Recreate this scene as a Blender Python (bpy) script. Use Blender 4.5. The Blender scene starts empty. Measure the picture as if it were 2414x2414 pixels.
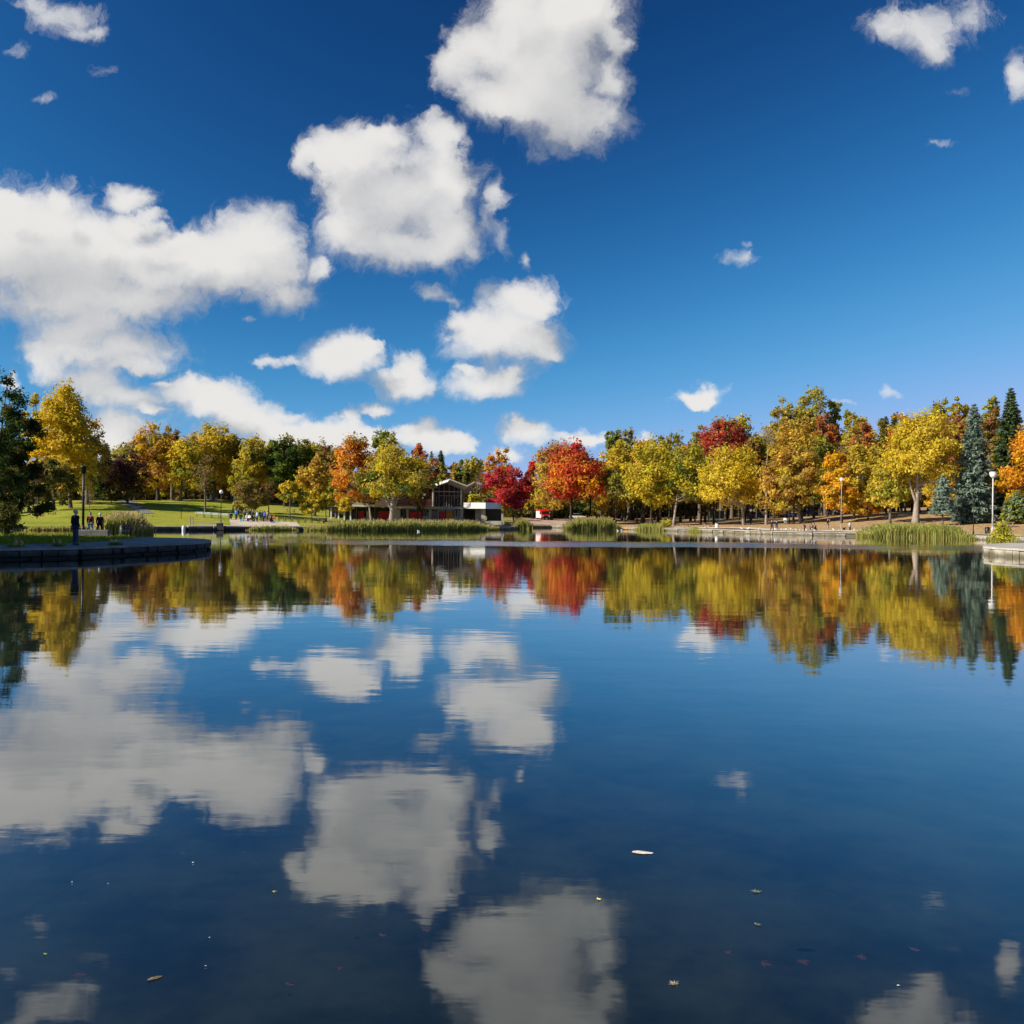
import bpy, bmesh, math, random
import numpy as np
from mathutils import Vector, Matrix
from mathutils.geometry import delaunay_2d_cdt

SC = bpy.context.scene
COL = SC.collection
R = random.Random(7)
NR = np.random.RandomState(11)
PI = math.pi

# ------------------------------------------------------------------ camera
F = 2100.0            # focal length in pixels of the 2414 px picture
PX, PY = 1207.0, 1218.7
ROLL = 0.01013
CAMZ = 2.2
cam_d = bpy.data.cameras.new('camera')
cam = bpy.data.objects.new('camera', cam_d)
COL.objects.link(cam)
cam_d.sensor_width = 36.0
cam_d.lens = F / 2414.0 * 36.0
cam_d.shift_y = (PY - 1207.0) / 2414.0
cam_d.clip_start = 0.1
cam_d.clip_end = 20000.0
cam.matrix_world = Matrix.Translation((0, 0, CAMZ)) @ Matrix.Rotation(PI / 2, 4, 'X') @ Matrix.Rotation(ROLL, 4, 'Z')
SC.camera = cam

# ------------------------------------------------------------------ sun, sky, exposure
SUN_EL = math.radians(33)
SUN_AZ = math.radians(112)       # to the left of the view direction (+Y), slightly behind the camera
sdir = Vector((-math.sin(SUN_AZ) * math.cos(SUN_EL), math.cos(SUN_AZ) * math.cos(SUN_EL), math.sin(SUN_EL)))
sun_d = bpy.data.lights.new('sun', 'SUN')
sun_d.energy = 5.0
sun_d.angle = math.radians(0.53)
sun_d.color = (1.0, 0.93, 0.80)
sun = bpy.data.objects.new('sun', sun_d)
COL.objects.link(sun)
sun.rotation_euler = sdir.to_track_quat('Z', 'Y').to_euler()
sun.location = sdir * 100

SC.view_settings.view_transform = 'Standard'
SC.view_settings.look = 'None'
SC.view_settings.exposure = 0.55
SC.view_settings.gamma = 1.0
SC.cycles.max_bounces = 7
SC.cycles.transparent_max_bounces = 8
SC.cycles.use_adaptive_sampling = True
SC.cycles.adaptive_threshold = 0.015
SC.cycles.use_denoising = True
SC.cycles.sample_clamp_indirect = 6.0


def ray(px, py):
    a = (px - PX) / F
    b = -(py - PY) / F
    return (a * math.cos(ROLL) - b * math.sin(ROLL), a * math.sin(ROLL) + b * math.cos(ROLL))


def W(px, py, D):
    u, v = ray(px, py)
    return Vector((D * u, D, CAMZ + D * v))


class NG:
    """small helper to write node graphs"""
    def __init__(s, tree):
        s.t = tree

    def n(s, typ, **kw):
        nd = s.t.nodes.new(typ)
        for k, v in kw.items():
            setattr(nd, k, v)
        return nd

    def put(s, sock, v):
        if isinstance(v, bpy.types.NodeSocket):
            s.t.links.new(v, sock)
        elif v is not None:
            sock.default_value = v

    def m(s, op, a, b=None, c=None, clamp=False):
        nd = s.n('ShaderNodeMath', operation=op)
        nd.use_clamp = clamp
        s.put(nd.inputs[0], a)
        s.put(nd.inputs[1], b)
        s.put(nd.inputs[2], c)
        return nd.outputs[0]

    def v(s, op, a, b=None, c=None, out=0):
        nd = s.n('ShaderNodeVectorMath', operation=op)
        s.put(nd.inputs[0], a)
        s.put(nd.inputs[1], b)
        s.put(nd.inputs[2], c)
        return nd.outputs[out]

    def noise(s, vec, scale, detail=4.0, rough=0.55, out=0, dim='3D', dist=0.0):
        nd = s.n('ShaderNodeTexNoise', noise_dimensions=dim)
        s.put(nd.inputs['Vector'], vec)
        nd.inputs['Scale'].default_value = scale
        nd.inputs['Detail'].default_value = detail
        nd.inputs['Roughness'].default_value = rough
        nd.inputs['Distortion'].default_value = dist
        return nd.outputs[out]

    def mix(s, f, a, b, blend='MIX'):
        nd = s.n('ShaderNodeMix', data_type='RGBA', blend_type=blend)
        s.put(nd.inputs[0], f)
        s.put(nd.inputs[6], a)
        s.put(nd.inputs[7], b)
        return nd.outputs[2]

    def sst(s, x, lo, hi):
        nd = s.n('ShaderNodeMapRange', interpolation_type='SMOOTHSTEP')
        s.put(nd.inputs[0], x)
        nd.inputs[1].default_value = lo
        nd.inputs[2].default_value = hi
        return nd.outputs[0]


# clouds: soft ellipses in the sky, (x, y, rx, ry, thinness) as angles given in 1932ths of the picture
K = 2414.0 / 1932.0
CLOUDS = [
 (120, 30, 78, 30, .56), (70, 6, 50, 24, .60), (182, 66, 34, 18, .58), (140, 62, 50, 20, .64), (36, 90, 26, 18, .72), (195, 130, 30, 12, .78), (75, 185, 32, 11, .78),
 (1015, 115, 130, 110, 0), (900, 75, 60, 42, .2), (855, 120, 46, 56, .3), (930, 190, 70, 40, .08), (1070, 225, 90, 58, .0), (1150, 225, 40, 42, .35), (1085, 15, 92, 62, 0), (1160, 75, 32, 44, .12), (1150, 150, 40, 46, .12), (960, 15, 50, 50, .12), (1000, 180, 110, 60, 0),
 (745, 370, 128, 108, 0), (590, 288, 40, 24, .15), (660, 275, 70, 38, .04), (725, 255, 50, 22, .08), (835, 262, 44, 36, .04), (812, 225, 20, 16, .5), (640, 345, 46, 62, .04), (665, 440, 66, 56, .05), (775, 470, 105, 38, .03), (850, 440, 52, 60, .06), (850, 340, 38, 70, .05), (575, 310, 26, 34, .4), (890, 480, 20, 26, .45),
 (937, 370, 28, 36, .45), (950, 445, 24, 44, .66), (985, 497, 18, 16, .7), (925, 415, 20, 34, .7),
 (40, 440, 120, 76, 0), (-40, 470, 130, 104, 0), (140, 510, 165, 86, 0), (105, 378, 30, 26, .18), (20, 375, 40, 22, .1), (185, 458, 50, 34, .02), (300, 492, 100, 50, 0), (265, 428, 44, 22, .08), (345, 468, 50, 30, .02), (425, 468, 60, 44, 0), (492, 446, 70, 52, 0), (530, 500, 60, 54, 0), (540, 560, 56, 30, .05),
 (600, 508, 20, 28, .1), (450, 520, 120, 44, .02), (250, 560, 120, 46, .02), (120, 570, 150, 44, .02), (160, 620, 110, 38, .02), (230, 660, 110, 38, .02), (120, 660, 74, 42, .03), (95, 700, 36, 26, .25), (250, 690, 80, 16, .08), (170, 720, 80, 32, .05), (235, 750, 80, 26, .06), (290, 768, 34, 10, .2),
 (245, 378, 46, 26, .22), (290, 405, 28, 11, .5),
 (655, 650, 56, 26, 0), (652, 675, 66, 36, .0), (700, 650, 22, 18, .1), (775, 690, 34, 24, .06), (768, 720, 62, 28, .02), (950, 630, 92, 56, 0), (980, 560, 62, 28, .02), (1010, 575, 34, 26, .04), (880, 610, 38, 30, 0), (1015, 650, 40, 42, .1), (1040, 675, 26, 14, .35), (915, 722, 70, 28, 0), (955, 705, 36, 18, .04), (885, 695, 26, 14, .15),
 (355, 735, 70, 24, 0), (410, 758, 66, 36, 0), (470, 795, 80, 34, 0), (545, 822, 80, 32, 0), (308, 718, 26, 8, .15), (225, 808, 70, 34, 0), (18, 728, 18, 15, .12), (190, 830, 60, 24, .02),
 (645, 820, 70, 26, .02), (620, 845, 90, 26, .02), (700, 830, 50, 26, .04), (707, 767, 34, 11, .2), (538, 779, 30, 10, .42), (660, 785, 18, 22, .3), (560, 800, 40, 10, .5),
 (815, 825, 66, 26, .02), (790, 802, 30, 14, .25), (870, 835, 26, 20, .04), (850, 850, 40, 14, .1),
 (990, 812, 48, 24, 0), (975, 800, 26, 14, .05), (960, 858, 36, 18, .08), (1085, 826, 52, 15, .04), (1130, 822, 30, 12, .1), (1212, 836, 24, 12, .06),
 (1298, 754, 24, 14, .05), (1335, 746, 32, 18, .04), (1318, 758, 34, 10, .1), (1400, 487, 40, 16, .5), (1408, 462, 14, 8, .7), (1680, 743, 30, 12, .5), (1590, 760, 14, 9, .66), (812, 548, 36, 14, .5), (850, 562, 30, 10, .66), (497, 677, 28, 11, .4), (545, 675, 34, 10, .5), (476, 605, 12, 7, .45),
 (1755, 55, 80, 52, .34), (1690, 45, 62, 42, .50), (1762, 95, 44, 30, .25), (1835, 28, 56, 42, .60), (1925, 140, 30, 42, .32), (1800, 165, 34, 13, .7), (1780, 265, 28, 9, .78),
]

world = bpy.data.worlds.new('World')
SC.world = world
world.use_nodes = True
wt = world.node_tree
wt.nodes.clear()

# node group: cloud thickness field over the tangent plane of the sky
cg = bpy.data.node_groups.new('cloud_field', 'ShaderNodeTree')
cg.interface.new_socket('P', in_out='INPUT', socket_type='NodeSocketVector')
cg.interface.new_socket('F', in_out='OUTPUT', socket_type='NodeSocketFloat')
cg.interface.new_socket('S', in_out='OUTPUT', socket_type='NodeSocketFloat')
cg.interface.new_socket('V', in_out='OUTPUT', socket_type='NodeSocketFloat')
g = NG(cg)
gi, go = g.n('NodeGroupInput'), g.n('NodeGroupOutput')
P0 = gi.outputs[0]
wn = g.noise(P0, 20.0, 5.0, 0.6, out=1)
wv = g.v('MULTIPLY', g.v('SUBTRACT', wn, (.5, .5, .5)), (.062, .046, 0))
P1 = g.v('ADD', P0, wv)
acc = acc2 = None
for (cx, cy, rx, ry, thin) in CLOUDS:
    u, v = ray(cx * K, cy * K)
    # every bank is a little wider than its solid core
    sx, sy = F / (rx * K * 1.20), F / (ry * K * 1.20)
    q = g.v('MULTIPLY_ADD', P1, (sx, sy, 0), (-u * sx, -v * sy, math.sqrt(thin)))
    d2 = g.v('DOT_PRODUCT', q, q, out=1)
    if acc is None:
        acc = acc2 = d2
    else:
        nd = g.n('ShaderNodeMath', operation='SMOOTH_MIN')
        g.put(nd.inputs[0], acc)
        g.put(nd.inputs[1], d2)
        nd.inputs[2].default_value = 0.42
        acc = nd.outputs[0]
        nd = g.n('ShaderNodeMath', operation='SMOOTH_MIN')
        g.put(nd.inputs[0], acc2)
        g.put(nd.inputs[1], d2)
        nd.inputs[2].default_value = 1.6
        acc2 = nd.outputs[0]
f0 = g.m('SUBTRACT', 1.0, acc)
f0 = g.m('MAXIMUM', f0, -1.5)
b1 = g.noise(P1, 13.0, 9.0, 0.66, dist=0.5)
b2 = g.noise(P0, 5.0, 3.0, 0.5)
fs = g.m('MULTIPLY_ADD', g.m('SUBTRACT', b2, .5), 0.9, f0)
ff = g.m('MULTIPLY_ADD', g.m('SUBTRACT', b1, .5), 2.0, fs)
b3 = g.noise(P1, 48.0, 7.0, 0.66, dist=0.3)
ff = g.m('MULTIPLY_ADD', g.m('SUBTRACT', b3, .5), 1.15, ff)
g.put(go.inputs[0], ff)
thk = g.m('MAXIMUM', g.m('SUBTRACT', 1.0, acc2), -1.5)
thk = g.m('MINIMUM', thk, 2.6)
g.put(go.inputs[1], g.m('MULTIPLY_ADD', g.m('SUBTRACT', b2, .5), 1.0, thk))
veil = g.m('MULTIPLY_ADD', g.m('SUBTRACT', g.noise(g.v('MULTIPLY', P1, (1.0, .62, 1)), 26.0, 7.0, 0.68, dist=1.2), .5), 3.6, fs)
g.put(go.inputs[2], veil)

w = NG(wt)
tc = w.n('ShaderNodeTexCoord')
dirv = w.v('NORMALIZE', tc.outputs['Generated'])
sep = w.n('ShaderNodeSeparateXYZ')
w.put(sep.inputs[0], dirv)
yy = w.m('MAXIMUM', sep.outputs[1], 0.05)
cmb = w.n('ShaderNodeCombineXYZ')
w.put(cmb.inputs[0], w.m('DIVIDE', sep.outputs[0], yy))
w.put(cmb.inputs[1], w.m('DIVIDE', sep.outputs[2], yy))
pp = cmb.outputs[0]


def cfield(p):
    nd = w.n('ShaderNodeGroup')
    nd.node_tree = cg
    w.put(nd.inputs[0], p)
    return nd.outputs


f_here, s_here, v_here = cfield(pp)
f_sun, s_sun, _v = cfield(w.v('ADD', pp, (-0.026, 0.042, 0)))
sl_s = w.m('SUBTRACT', s_here, s_sun)
sl_f = w.m('SUBTRACT', f_here, f_sun)
# the lower, far side of a bank thins out softly, the sunward side ends in a crisp edge
softer = w.sst(sl_s, 0.3, -0.5)
hi = w.m('MULTIPLY_ADD', softer, 0.70, 0.50)
ta = w.m('DIVIDE', w.m('ADD', f_here, 0.10), hi, clamp=True)
core = w.m('MULTIPLY', w.m('MULTIPLY', ta, ta), w.m('SUBTRACT', 3.0, w.m('MULTIPLY', ta, 2.0)))
core = w.m('MULTIPLY', core, w.m('MULTIPLY_ADD', w.sst(s_here, 0.15, 1.05), 0.74, 0.26))
# thin torn veils round every bank
veil = w.m('MULTIPLY', w.sst(v_here, -0.55, 1.15), 0.58)
alpha = w.m('SUBTRACT', 1.0, w.m('MULTIPLY', w.m('SUBTRACT', 1.0, core), w.m('SUBTRACT', 1.0, veil)))
front = w.m('MULTIPLY', w.sst(sep.outputs[1], .06, .2), w.sst(sep.outputs[2], -0.01, 0.01))
alpha = w.m('MULTIPLY', alpha, w.m('MULTIPLY', front, 0.98))
# light in the cloud: the side towards the sun is bright, thick and far sides are grey
lit = w.sst(w.m('MULTIPLY_ADD', sl_f, 0.11, w.m('MULTIPLY', sl_s, 0.62)), -0.62, 0.50)
thick = w.sst(s_here, 0.6, 2.4)
soft = w.noise(pp, 3.0, 3.0, 0.5)
lum = w.m('MULTIPLY_ADD', lit, 0.275, 0.30)
lum = w.m('SUBTRACT', lum, w.m('MULTIPLY', thick, w.m('MULTIPLY', w.sst(soft, .3, .65), 0.06)))
ccol = w.v('SCALE', w.mix(lit, (0.95, 0.975, 1.02, 1), (1.0, 0.98, 0.95, 1)))
w.put(ccol.node.inputs['Scale'], lum)

sky = w.n('ShaderNodeTexSky', sky_type='NISHITA')
sky.sun_disc = False
sky.sun_elevation = SUN_EL
sky.sun_rotation = -SUN_AZ
sky.altitude = 200
sky.air_density = 0.4
sky.dust_density = 0.0
sky.ozone_density = 6.0
SKY_STRENGTH = 0.10
# polarised light: the sky darkens most at right angles to the sun, as through the lens' polarising filter
cs = w.v('DOT_PRODUCT', dirv, tuple(sdir), out=1)
pol = w.m('MULTIPLY', w.m('SUBTRACT', 1.0, w.m('MULTIPLY', w.m('SUBTRACT', 1.0, w.m('MULTIPLY', cs, cs)), 0.56)), 2.0)
skyl = w.v('SCALE', sky.outputs[0])
skyl.node.inputs['Scale'].default_value = SKY_STRENGTH
skyp = w.v('SCALE', skyl)
w.put(skyp.node.inputs['Scale'], pol)
srgb = w.n('ShaderNodeSeparateColor')
w.put(srgb.inputs[0], skyp)
crgb = w.n('ShaderNodeCombineColor')
for i, (k_, p_, c_) in enumerate(((22.0, 2.3, 1.7), (26.0, 2.2, 2.3), (9.4, 2.0, 1.35))):
    e_ = w.m('MULTIPLY', w.m('POWER', srgb.outputs[i], p_), k_)
    w.put(crgb.inputs[i], w.m('MULTIPLY', w.m('DIVIDE', e_, w.m('MULTIPLY_ADD', e_, c_, 1.0)), 0.89))
skyp = crgb.outputs[0]
final = w.mix(alpha, skyp, ccol)
bg = w.n('ShaderNodeBackground')
bg.inputs['Strength'].default_value = 1.0
w.put(bg.inputs['Color'], final)
wo = w.n('ShaderNodeOutputWorld')
w.put(wo.inputs['Surface'], bg.outputs[0])
world.cycles.sampling_method = 'MANUAL'
world.cycles.sample_map_resolution = 512

# ------------------------------------------------------------------ helpers
def tag(o, label=None, cat=None, group=None, kind=None):
    if label:
        o['label'] = label
    if cat:
        o['category'] = cat
    if group:
        o['group'] = group
    if kind:
        o['kind'] = kind
    return o


def empty(name, loc, label, cat, group=None, rz=0.0):
    o = bpy.data.objects.new(name, None)
    COL.objects.link(o)
    o.empty_display_size = 0.3
    o.location = loc
    o.rotation_euler = (0, 0, rz)
    return tag(o, label, cat, group)


def link(name, me, mat, parent=None, loc=None):
    o = bpy.data.objects.new(name, me)
    COL.objects.link(o)
    if mat is not None:
        for m_ in (mat if isinstance(mat, (list, tuple)) else [mat]):
            me.materials.append(m_)
    if parent is not None:
        o.parent = parent
    if loc is not None:
        o.location = loc
    return o


def copy_tree(o, parent=None):
    c = o.copy()
    COL.objects.link(c)
    c.parent = parent
    for ch in list(o.children):
        copy_tree(ch, c)
    return c


def np_mesh(name, verts, quads=None, col=None, tris=None, smooth=False):
    verts = np.asarray(verts, dtype=np.float32)
    me = bpy.data.meshes.new(name)
    me.vertices.add(len(verts))
    me.vertices.foreach_set('co', verts.ravel())
    idx, starts, tot = [], [], 0
    for arr, k in ((quads, 4), (tris, 3)):
        if arr is not None and len(arr):
            arr = np.asarray(arr, dtype=np.int32)
            idx.append(arr.ravel())
            starts.append(tot + np.arange(len(arr)) * k)
            tot += arr.size
    idx, starts = np.concatenate(idx), np.concatenate(starts)
    me.loops.add(len(idx))
    me.loops.foreach_set('vertex_index', idx)
    me.polygons.add(len(starts))
    me.polygons.foreach_set('loop_start', starts.astype(np.int32))
    me.update(calc_edges=True)
    if smooth:
        me.polygons.foreach_set('use_smooth', np.ones(len(starts), dtype=bool))
    if col is not None:
        at = me.attributes.new('leafcol', 'FLOAT_COLOR', 'FACE')
        c4 = np.ones((len(starts), 4), dtype=np.float32)
        c4[:, :3] = np.clip(col, 0, 1)
        at.data.foreach_set('color', c4.ravel())
    return me


class MB:
    """collects boxes, tubes and revolved shapes into one mesh"""
    def __init__(s):
        s.bm = bmesh.new()

    def _xf(s, vs, loc, rot):
        if rot is not None:
            bmesh.ops.rotate(s.bm, verts=vs, cent=(0, 0, 0), matrix=rot)
        bmesh.ops.translate(s.bm, verts=vs, vec=loc)

    def box(s, c, size, bev=0.0, rot=None):
        r = bmesh.ops.create_cube(s.bm, size=1.0)
        vs = r['verts']
        bmesh.ops.scale(s.bm, verts=vs, vec=size)
        if bev > 0:
            es = list({e for v in vs for e in v.link_edges})
            r2 = bmesh.ops.bevel(s.bm, geom=es, offset=bev, segments=1, affect='EDGES', profile=0.5)
            vs = list({v for f in r2['faces'] for v in f.verts} | {v for v in vs if v.is_valid})
        s._xf(vs, c, rot)
        return s

    def tube(s, pts, rad, n=8, cap=True):
        pts = [Vector(p) for p in pts]
        if not isinstance(rad, (list, tuple)):
            rad = [rad] * len(pts)
        rings = []
        for i, p in enumerate(pts):
            d = (pts[min(i + 1, len(pts) - 1)] - pts[max(i - 1, 0)]).normalized()
            a = d.orthogonal().normalized() if abs(d.z) < .99 else Vector((1, 0, 0))
            if abs(d.z) < .99:
                a = d.cross(Vector((0, 0, 1))).normalized()
            b = d.cross(a)
            rings.append([s.bm.verts.new(p + (a * math.cos(2 * PI * k / n) + b * math.sin(2 * PI * k / n)) * rad[i]) for k in range(n)])
        for q in range(len(rings) - 1):
            for k in range(n):
                f = s.bm.faces.new((rings[q][k], rings[q][(k + 1) % n], rings[q + 1][(k + 1) % n], rings[q + 1][k]))
                f.smooth = n > 6
        if cap:
            s.bm.faces.new(rings[0])
            s.bm.faces.new(rings[-1])
        return s

    def lathe(s, prof, c=(0, 0, 0), n=12):
        pts = [Vector((c[0], c[1], c[2] + z)) for r, z in prof]
        rings = []
        for (r, z), p in zip(prof, pts):
            rings.append([s.bm.verts.new(p + Vector((math.cos(2 * PI * k / n), math.sin(2 * PI * k / n), 0)) * max(r, 1e-4)) for k in range(n)])
        for q in range(len(rings) - 1):
            for k in range(n):
                f = s.bm.faces.new((rings[q][k], rings[q][(k + 1) % n], rings[q + 1][(k + 1) % n], rings[q + 1][k]))
                f.smooth = True
        s.bm.faces.new(rings[0])
        s.bm.faces.new(rings[-1])
        return s

    def ball(s, c, r, sc=(1, 1, 1), seg=10, rot=None):
        q = bmesh.ops.create_uvsphere(s.bm, u_segments=seg, v_segments=max(6, seg * 2 // 3), radius=r)
        bmesh.ops.scale(s.bm, verts=q['verts'], vec=sc)
        s._xf(q['verts'], c, rot)
        for v in q['verts']:
            for f in v.link_faces:
                f.smooth = True
        return s

    def poly(s, pts):
        s.bm.faces.new([s.bm.verts.new(p) for p in pts])
        return s

    def prism(s, outline, d):
        """closed solid: the outline (a list of 3-D points) pushed by vector d"""
        a = [s.bm.verts.new(p) for p in outline]
        b = [s.bm.verts.new(Vector(p) + Vector(d)) for p in outline]
        n = len(a)
        s.bm.faces.new(a)
        s.bm.faces.new(b[::-1])
        for k in range(n):
            s.bm.faces.new((a[k], b[k], b[(k + 1) % n], a[(k + 1) % n]))
        return s

    def build(s, name, mat, parent=None, loc=None):
        bmesh.ops.recalc_face_normals(s.bm, faces=s.bm.faces)
        me = bpy.data.meshes.new(name)
        s.bm.to_mesh(me)
        s.bm.free()
        return link(name, me, mat, parent, loc)


# ------------------------------------------------------------------ materials
_M = {}


def mat(name, col, rough=0.7, var=0.25, scale=3.0, metal=0.0, bump=0.0, spec=0.4, col2=None, stain=False):
    """a surface with uneven colour"""
    if name in _M:
        return _M[name]
    m_ = bpy.data.materials.new(name)
    m_.use_nodes = True
    t = NG(m_.node_tree)
    b = m_.node_tree.nodes['Principled BSDF']
    b.inputs['Roughness'].default_value = rough
    b.inputs['Metallic'].default_value = metal
    b.inputs['Specular IOR Level'].default_value = spec
    tc_ = t.n('ShaderNodeTexCoord')
    nz = t.noise(tc_.outputs['Object'], scale, 5.0, 0.6)
    c2 = col2 if col2 else tuple(c * (1 - var) for c in col)
    c1 = col if col2 else tuple(min(1, c * (1 + var * .5)) for c in col)
    cc_ = t.mix(t.sst(nz, .3, .7), (*c2, 1), (*c1, 1))
    if stain:                       # damp, algae-dark stone along the waterline and streaks down the face
        ge = t.n('ShaderNodeNewGeometry')
        sp = t.n('ShaderNodeSeparateXYZ')
        t.put(sp.inputs[0], ge.outputs['Position'])
        st = t.noise(t.v('MULTIPLY', ge.outputs['Position'], (1, 1, .15)), 1.4, 5, .65)
        hgt = t.m('ADD', sp.outputs[2], t.m('MULTIPLY', t.m('SUBTRACT', st, .5), -.7))
        cc_ = t.mix(t.sst(hgt, .42, .05), cc_, (col[0] * .28, col[1] * .27, col[2] * .20, 1))
    t.put(b.inputs['Base Color'], cc_)
    if bump:
        bp = t.n('ShaderNodeBump')
        bp.inputs['Strength'].default_value = bump
        bp.inputs['Distance'].default_value = 0.03
        t.put(bp.inputs['Height'], nz)
        t.put(b.inputs['Normal'], bp.outputs[0])
    _M[name] = m_
    return m_


def leaf_material():
    m_ = bpy.data.materials.new('leaves')
    m_.use_nodes = True
    t = NG(m_.node_tree)
    m_.node_tree.nodes.clear()
    a = t.n('ShaderNodeAttribute', attribute_name='leafcol')
    d = t.n('ShaderNodeBsdfDiffuse')
    tr = t.n('ShaderNodeBsdfTranslucent')
    t.put(d.inputs[0], a.outputs['Color'])
    t.put(tr.inputs[0], a.outputs['Color'])
    mx = t.n('ShaderNodeMixShader')
    mx.inputs[0].default_value = 0.48
    t.put(mx.inputs[1], d.outputs[0])
    t.put(mx.inputs[2], tr.outputs[0])
    o = t.n('ShaderNodeOutputMaterial')
    t.put(o.inputs[0], mx.outputs[0])
    return m_


LEAF = leaf_material()
BARK = mat('bark', (.16, .125, .095), .9, .45, 4.0, bump=.4, spec=.2)
BARK_PALE = mat('pale_bark', (.30, .245, .19), .9, .35, 3.0, bump=.3, spec=.2)
BARK_DARK = mat('dark_bark', (.06, .047, .036), .9, .45, 4.0, bump=.4, spec=.2)
TWIG = mat('twigs', (.20, .15, .11), .9, .3, 4.0, spec=.1)
CONCRETE = mat('concrete', (.44, .39, .32), .85, .25, .7, bump=.1)
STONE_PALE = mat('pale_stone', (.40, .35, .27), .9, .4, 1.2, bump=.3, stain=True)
BLACK = mat('black_paint', (.012, .012, .013), .45, .2, 5)
WHITE = mat('white_paint', (.66, .65, .62), .55, .06, 1.5)
GREYM = mat('grey_metal', (.33, .33, .34), .5, .2, 3)
RED = mat('red_paint', (.50, .012, .015), .5, .15, 2)
GLASS = mat('dark_glass', (.010, .011, .012), .12, .2, 1, spec=.7)
GLOBE = mat('lamp_globe', (.85, .85, .83), .3, .04, 4)
WOOD = mat('weathered_wood', (.36, .27, .16), .85, .35, 4, bump=.2)
SKIN = mat('skin', (.52, .31, .22), .6, .1, 8)
GULLW = mat('white_feathers', (.85, .84, .80), .8, .04, 8)
GULLG = mat('grey_feathers', (.36, .37, .40), .8, .1, 8)


# ------------------------------------------------------------------ lake outline, terrain
def gp(px, D):
    """a point of the ground plan: picture column and distance"""
    u, _ = ray(px, 1225)
    return (u * D, D)


FAR = [(-190, 100), (-120, 104), (0, 106), (60, 108), (200, 112), (335, 115), (440, 117), (500, 119.5), (560, 122), (690, 126), (790, 128.5), (880, 131), (1000, 137),
       (1100, 144), (1150, 150), (1206, 157), (1240, 184), (1300, 188), (1345, 184), (1390, 176), (1490, 168), (1590, 156),
       (1660, 147), (1800, 133), (1920, 126), (2040, 122), (2150, 119), (2280, 112), (2400, 101), (2470, 92)]
RJET = [(2480, 73), (2400, 70), (2352, 66), (2338, 62), (2343, 59), (2360, 57.4), (2420, 55), (2560, 50)]
LJET = [(-150, 38.6), (0, 41.0), (90, 42.1), (175, 43.3), (250, 45.1), (330, 47.7), (400, 50.0), (435, 51.6), (458, 53.1), (472, 54.6), (477, 56.2), (472, 58.0), (458, 59.4), (432, 60.6),
        (340, 62.8), (250, 66), (150, 70), (0, 73), (-150, 76), (-330, 82)]
far_xy = [gp(*p) for p in FAR]
rj_xy = [gp(*p) for p in RJET]
lj_xy = [gp(*p) for p in LJET]
LAKE = far_xy + rj_xy + [(52, 30), (48, 8), (20, 1.2), (0, 0.6), (-20, 1.2), (-48, 8), (-46, 26), (-34, 36)] + lj_xy + [(-74, 92)]


def in_poly(x, y, poly):
    c = False
    j = len(poly) - 1
    for i in range(len(poly)):
        xi, yi = poly[i]
        xj, yj = poly[j]
        if (yi > y) != (yj > y) and x < (xj - xi) * (y - yi) / (yj - yi) + xi:
            c = not c
        j = i
    return c


LN = np.array(LAKE)


def lake_dist(x, y):
    a, b = LN, np.roll(LN, -1, 0)
    d = b - a
    t = np.clip(((x - a[:, 0]) * d[:, 0] + (y - a[:, 1]) * d[:, 1]) / (d ** 2).sum(1), 0, 1)
    return float(np.sqrt((a[:, 0] + t * d[:, 0] - x) ** 2 + (a[:, 1] + t * d[:, 1] - y) ** 2).min())


# ground heights as seen: (column, distance, row of the picture)
CTRL = [(-150, 130, 1225), (-100, 180, 1190), (60, 122, 1222), (60, 150, 1200), (60, 190, 1184), (120, 118, 1231), (130, 130, 1207), (190, 121, 1226), (200, 132, 1204), (200, 150, 1197),
        (170, 165, 1180), (300, 126, 1222), (300, 150, 1200), (300, 190, 1180), (420, 124, 1232), (400, 136, 1221), (420, 160, 1200), (430, 195, 1179), (520, 125, 1236), (500, 138, 1224),
        (500, 165, 1203), (500, 195, 1177), (560, 126, 1240), (600, 132, 1236), (600, 141, 1229), (620, 150, 1218), (650, 170, 1205), (690, 130, 1241), (700, 145, 1229), (720, 195, 1192), (780, 135, 1241), (800, 145, 1233),
        (800, 160, 1228), (900, 150, 1236), (900, 165, 1231), (1000, 165, 1232), (1100, 165, 1232), (1180, 185, 1229), (1280, 200, 1231), (1280, 212, 1226), (1280, 250, 1222), (1390, 185, 1236),
        (1450, 190, 1236), (1500, 175, 1240), (1600, 162, 1241), (1600, 200, 1232), (1700, 150, 1242), (1700, 190, 1232), (1800, 140, 1243), (1820, 165, 1234), (1880, 133, 1249), (1880, 150, 1235), (1880, 175, 1222),
        (1950, 131, 1249), (1950, 150, 1229), (2000, 170, 1210), (2050, 130, 1246), (2060, 150, 1217), (2100, 165, 1208), (2150, 125, 1248), (2160, 135, 1228), (2160, 160, 1207), (2230, 124, 1240), (2300, 118, 1250),
        (2300, 130, 1232), (2340, 160, 1212), (2400, 108, 1255), (2400, 120, 1238), (2420, 150, 1214), (2550, 120, 1225), (2550, 170, 1205), (1200, 300, 1212), (400, 280, 1180), (2000, 280, 1190), (1600, 280, 1215)]
cx_, cz_ = [], []
for (px, D, py) in CTRL:
    p = W(px, py, D)
    cx_.append((p.x, p.y))
    cz_.append(p.z)
for p in LAKE:                      # the banks
    cx_.append(p)
    cz_.append(0.5)
for p in ((-420, 200), (420, 200), (-300, 420), (0, 450), (300, 420), (0, -60), (-120, 0), (120, 0), (-120, 60), (120, 60)):
    cx_.append(p)
    cz_.append(6.0 if p[1] > 100 else 0.9)
CXY = np.array(cx_)
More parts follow.
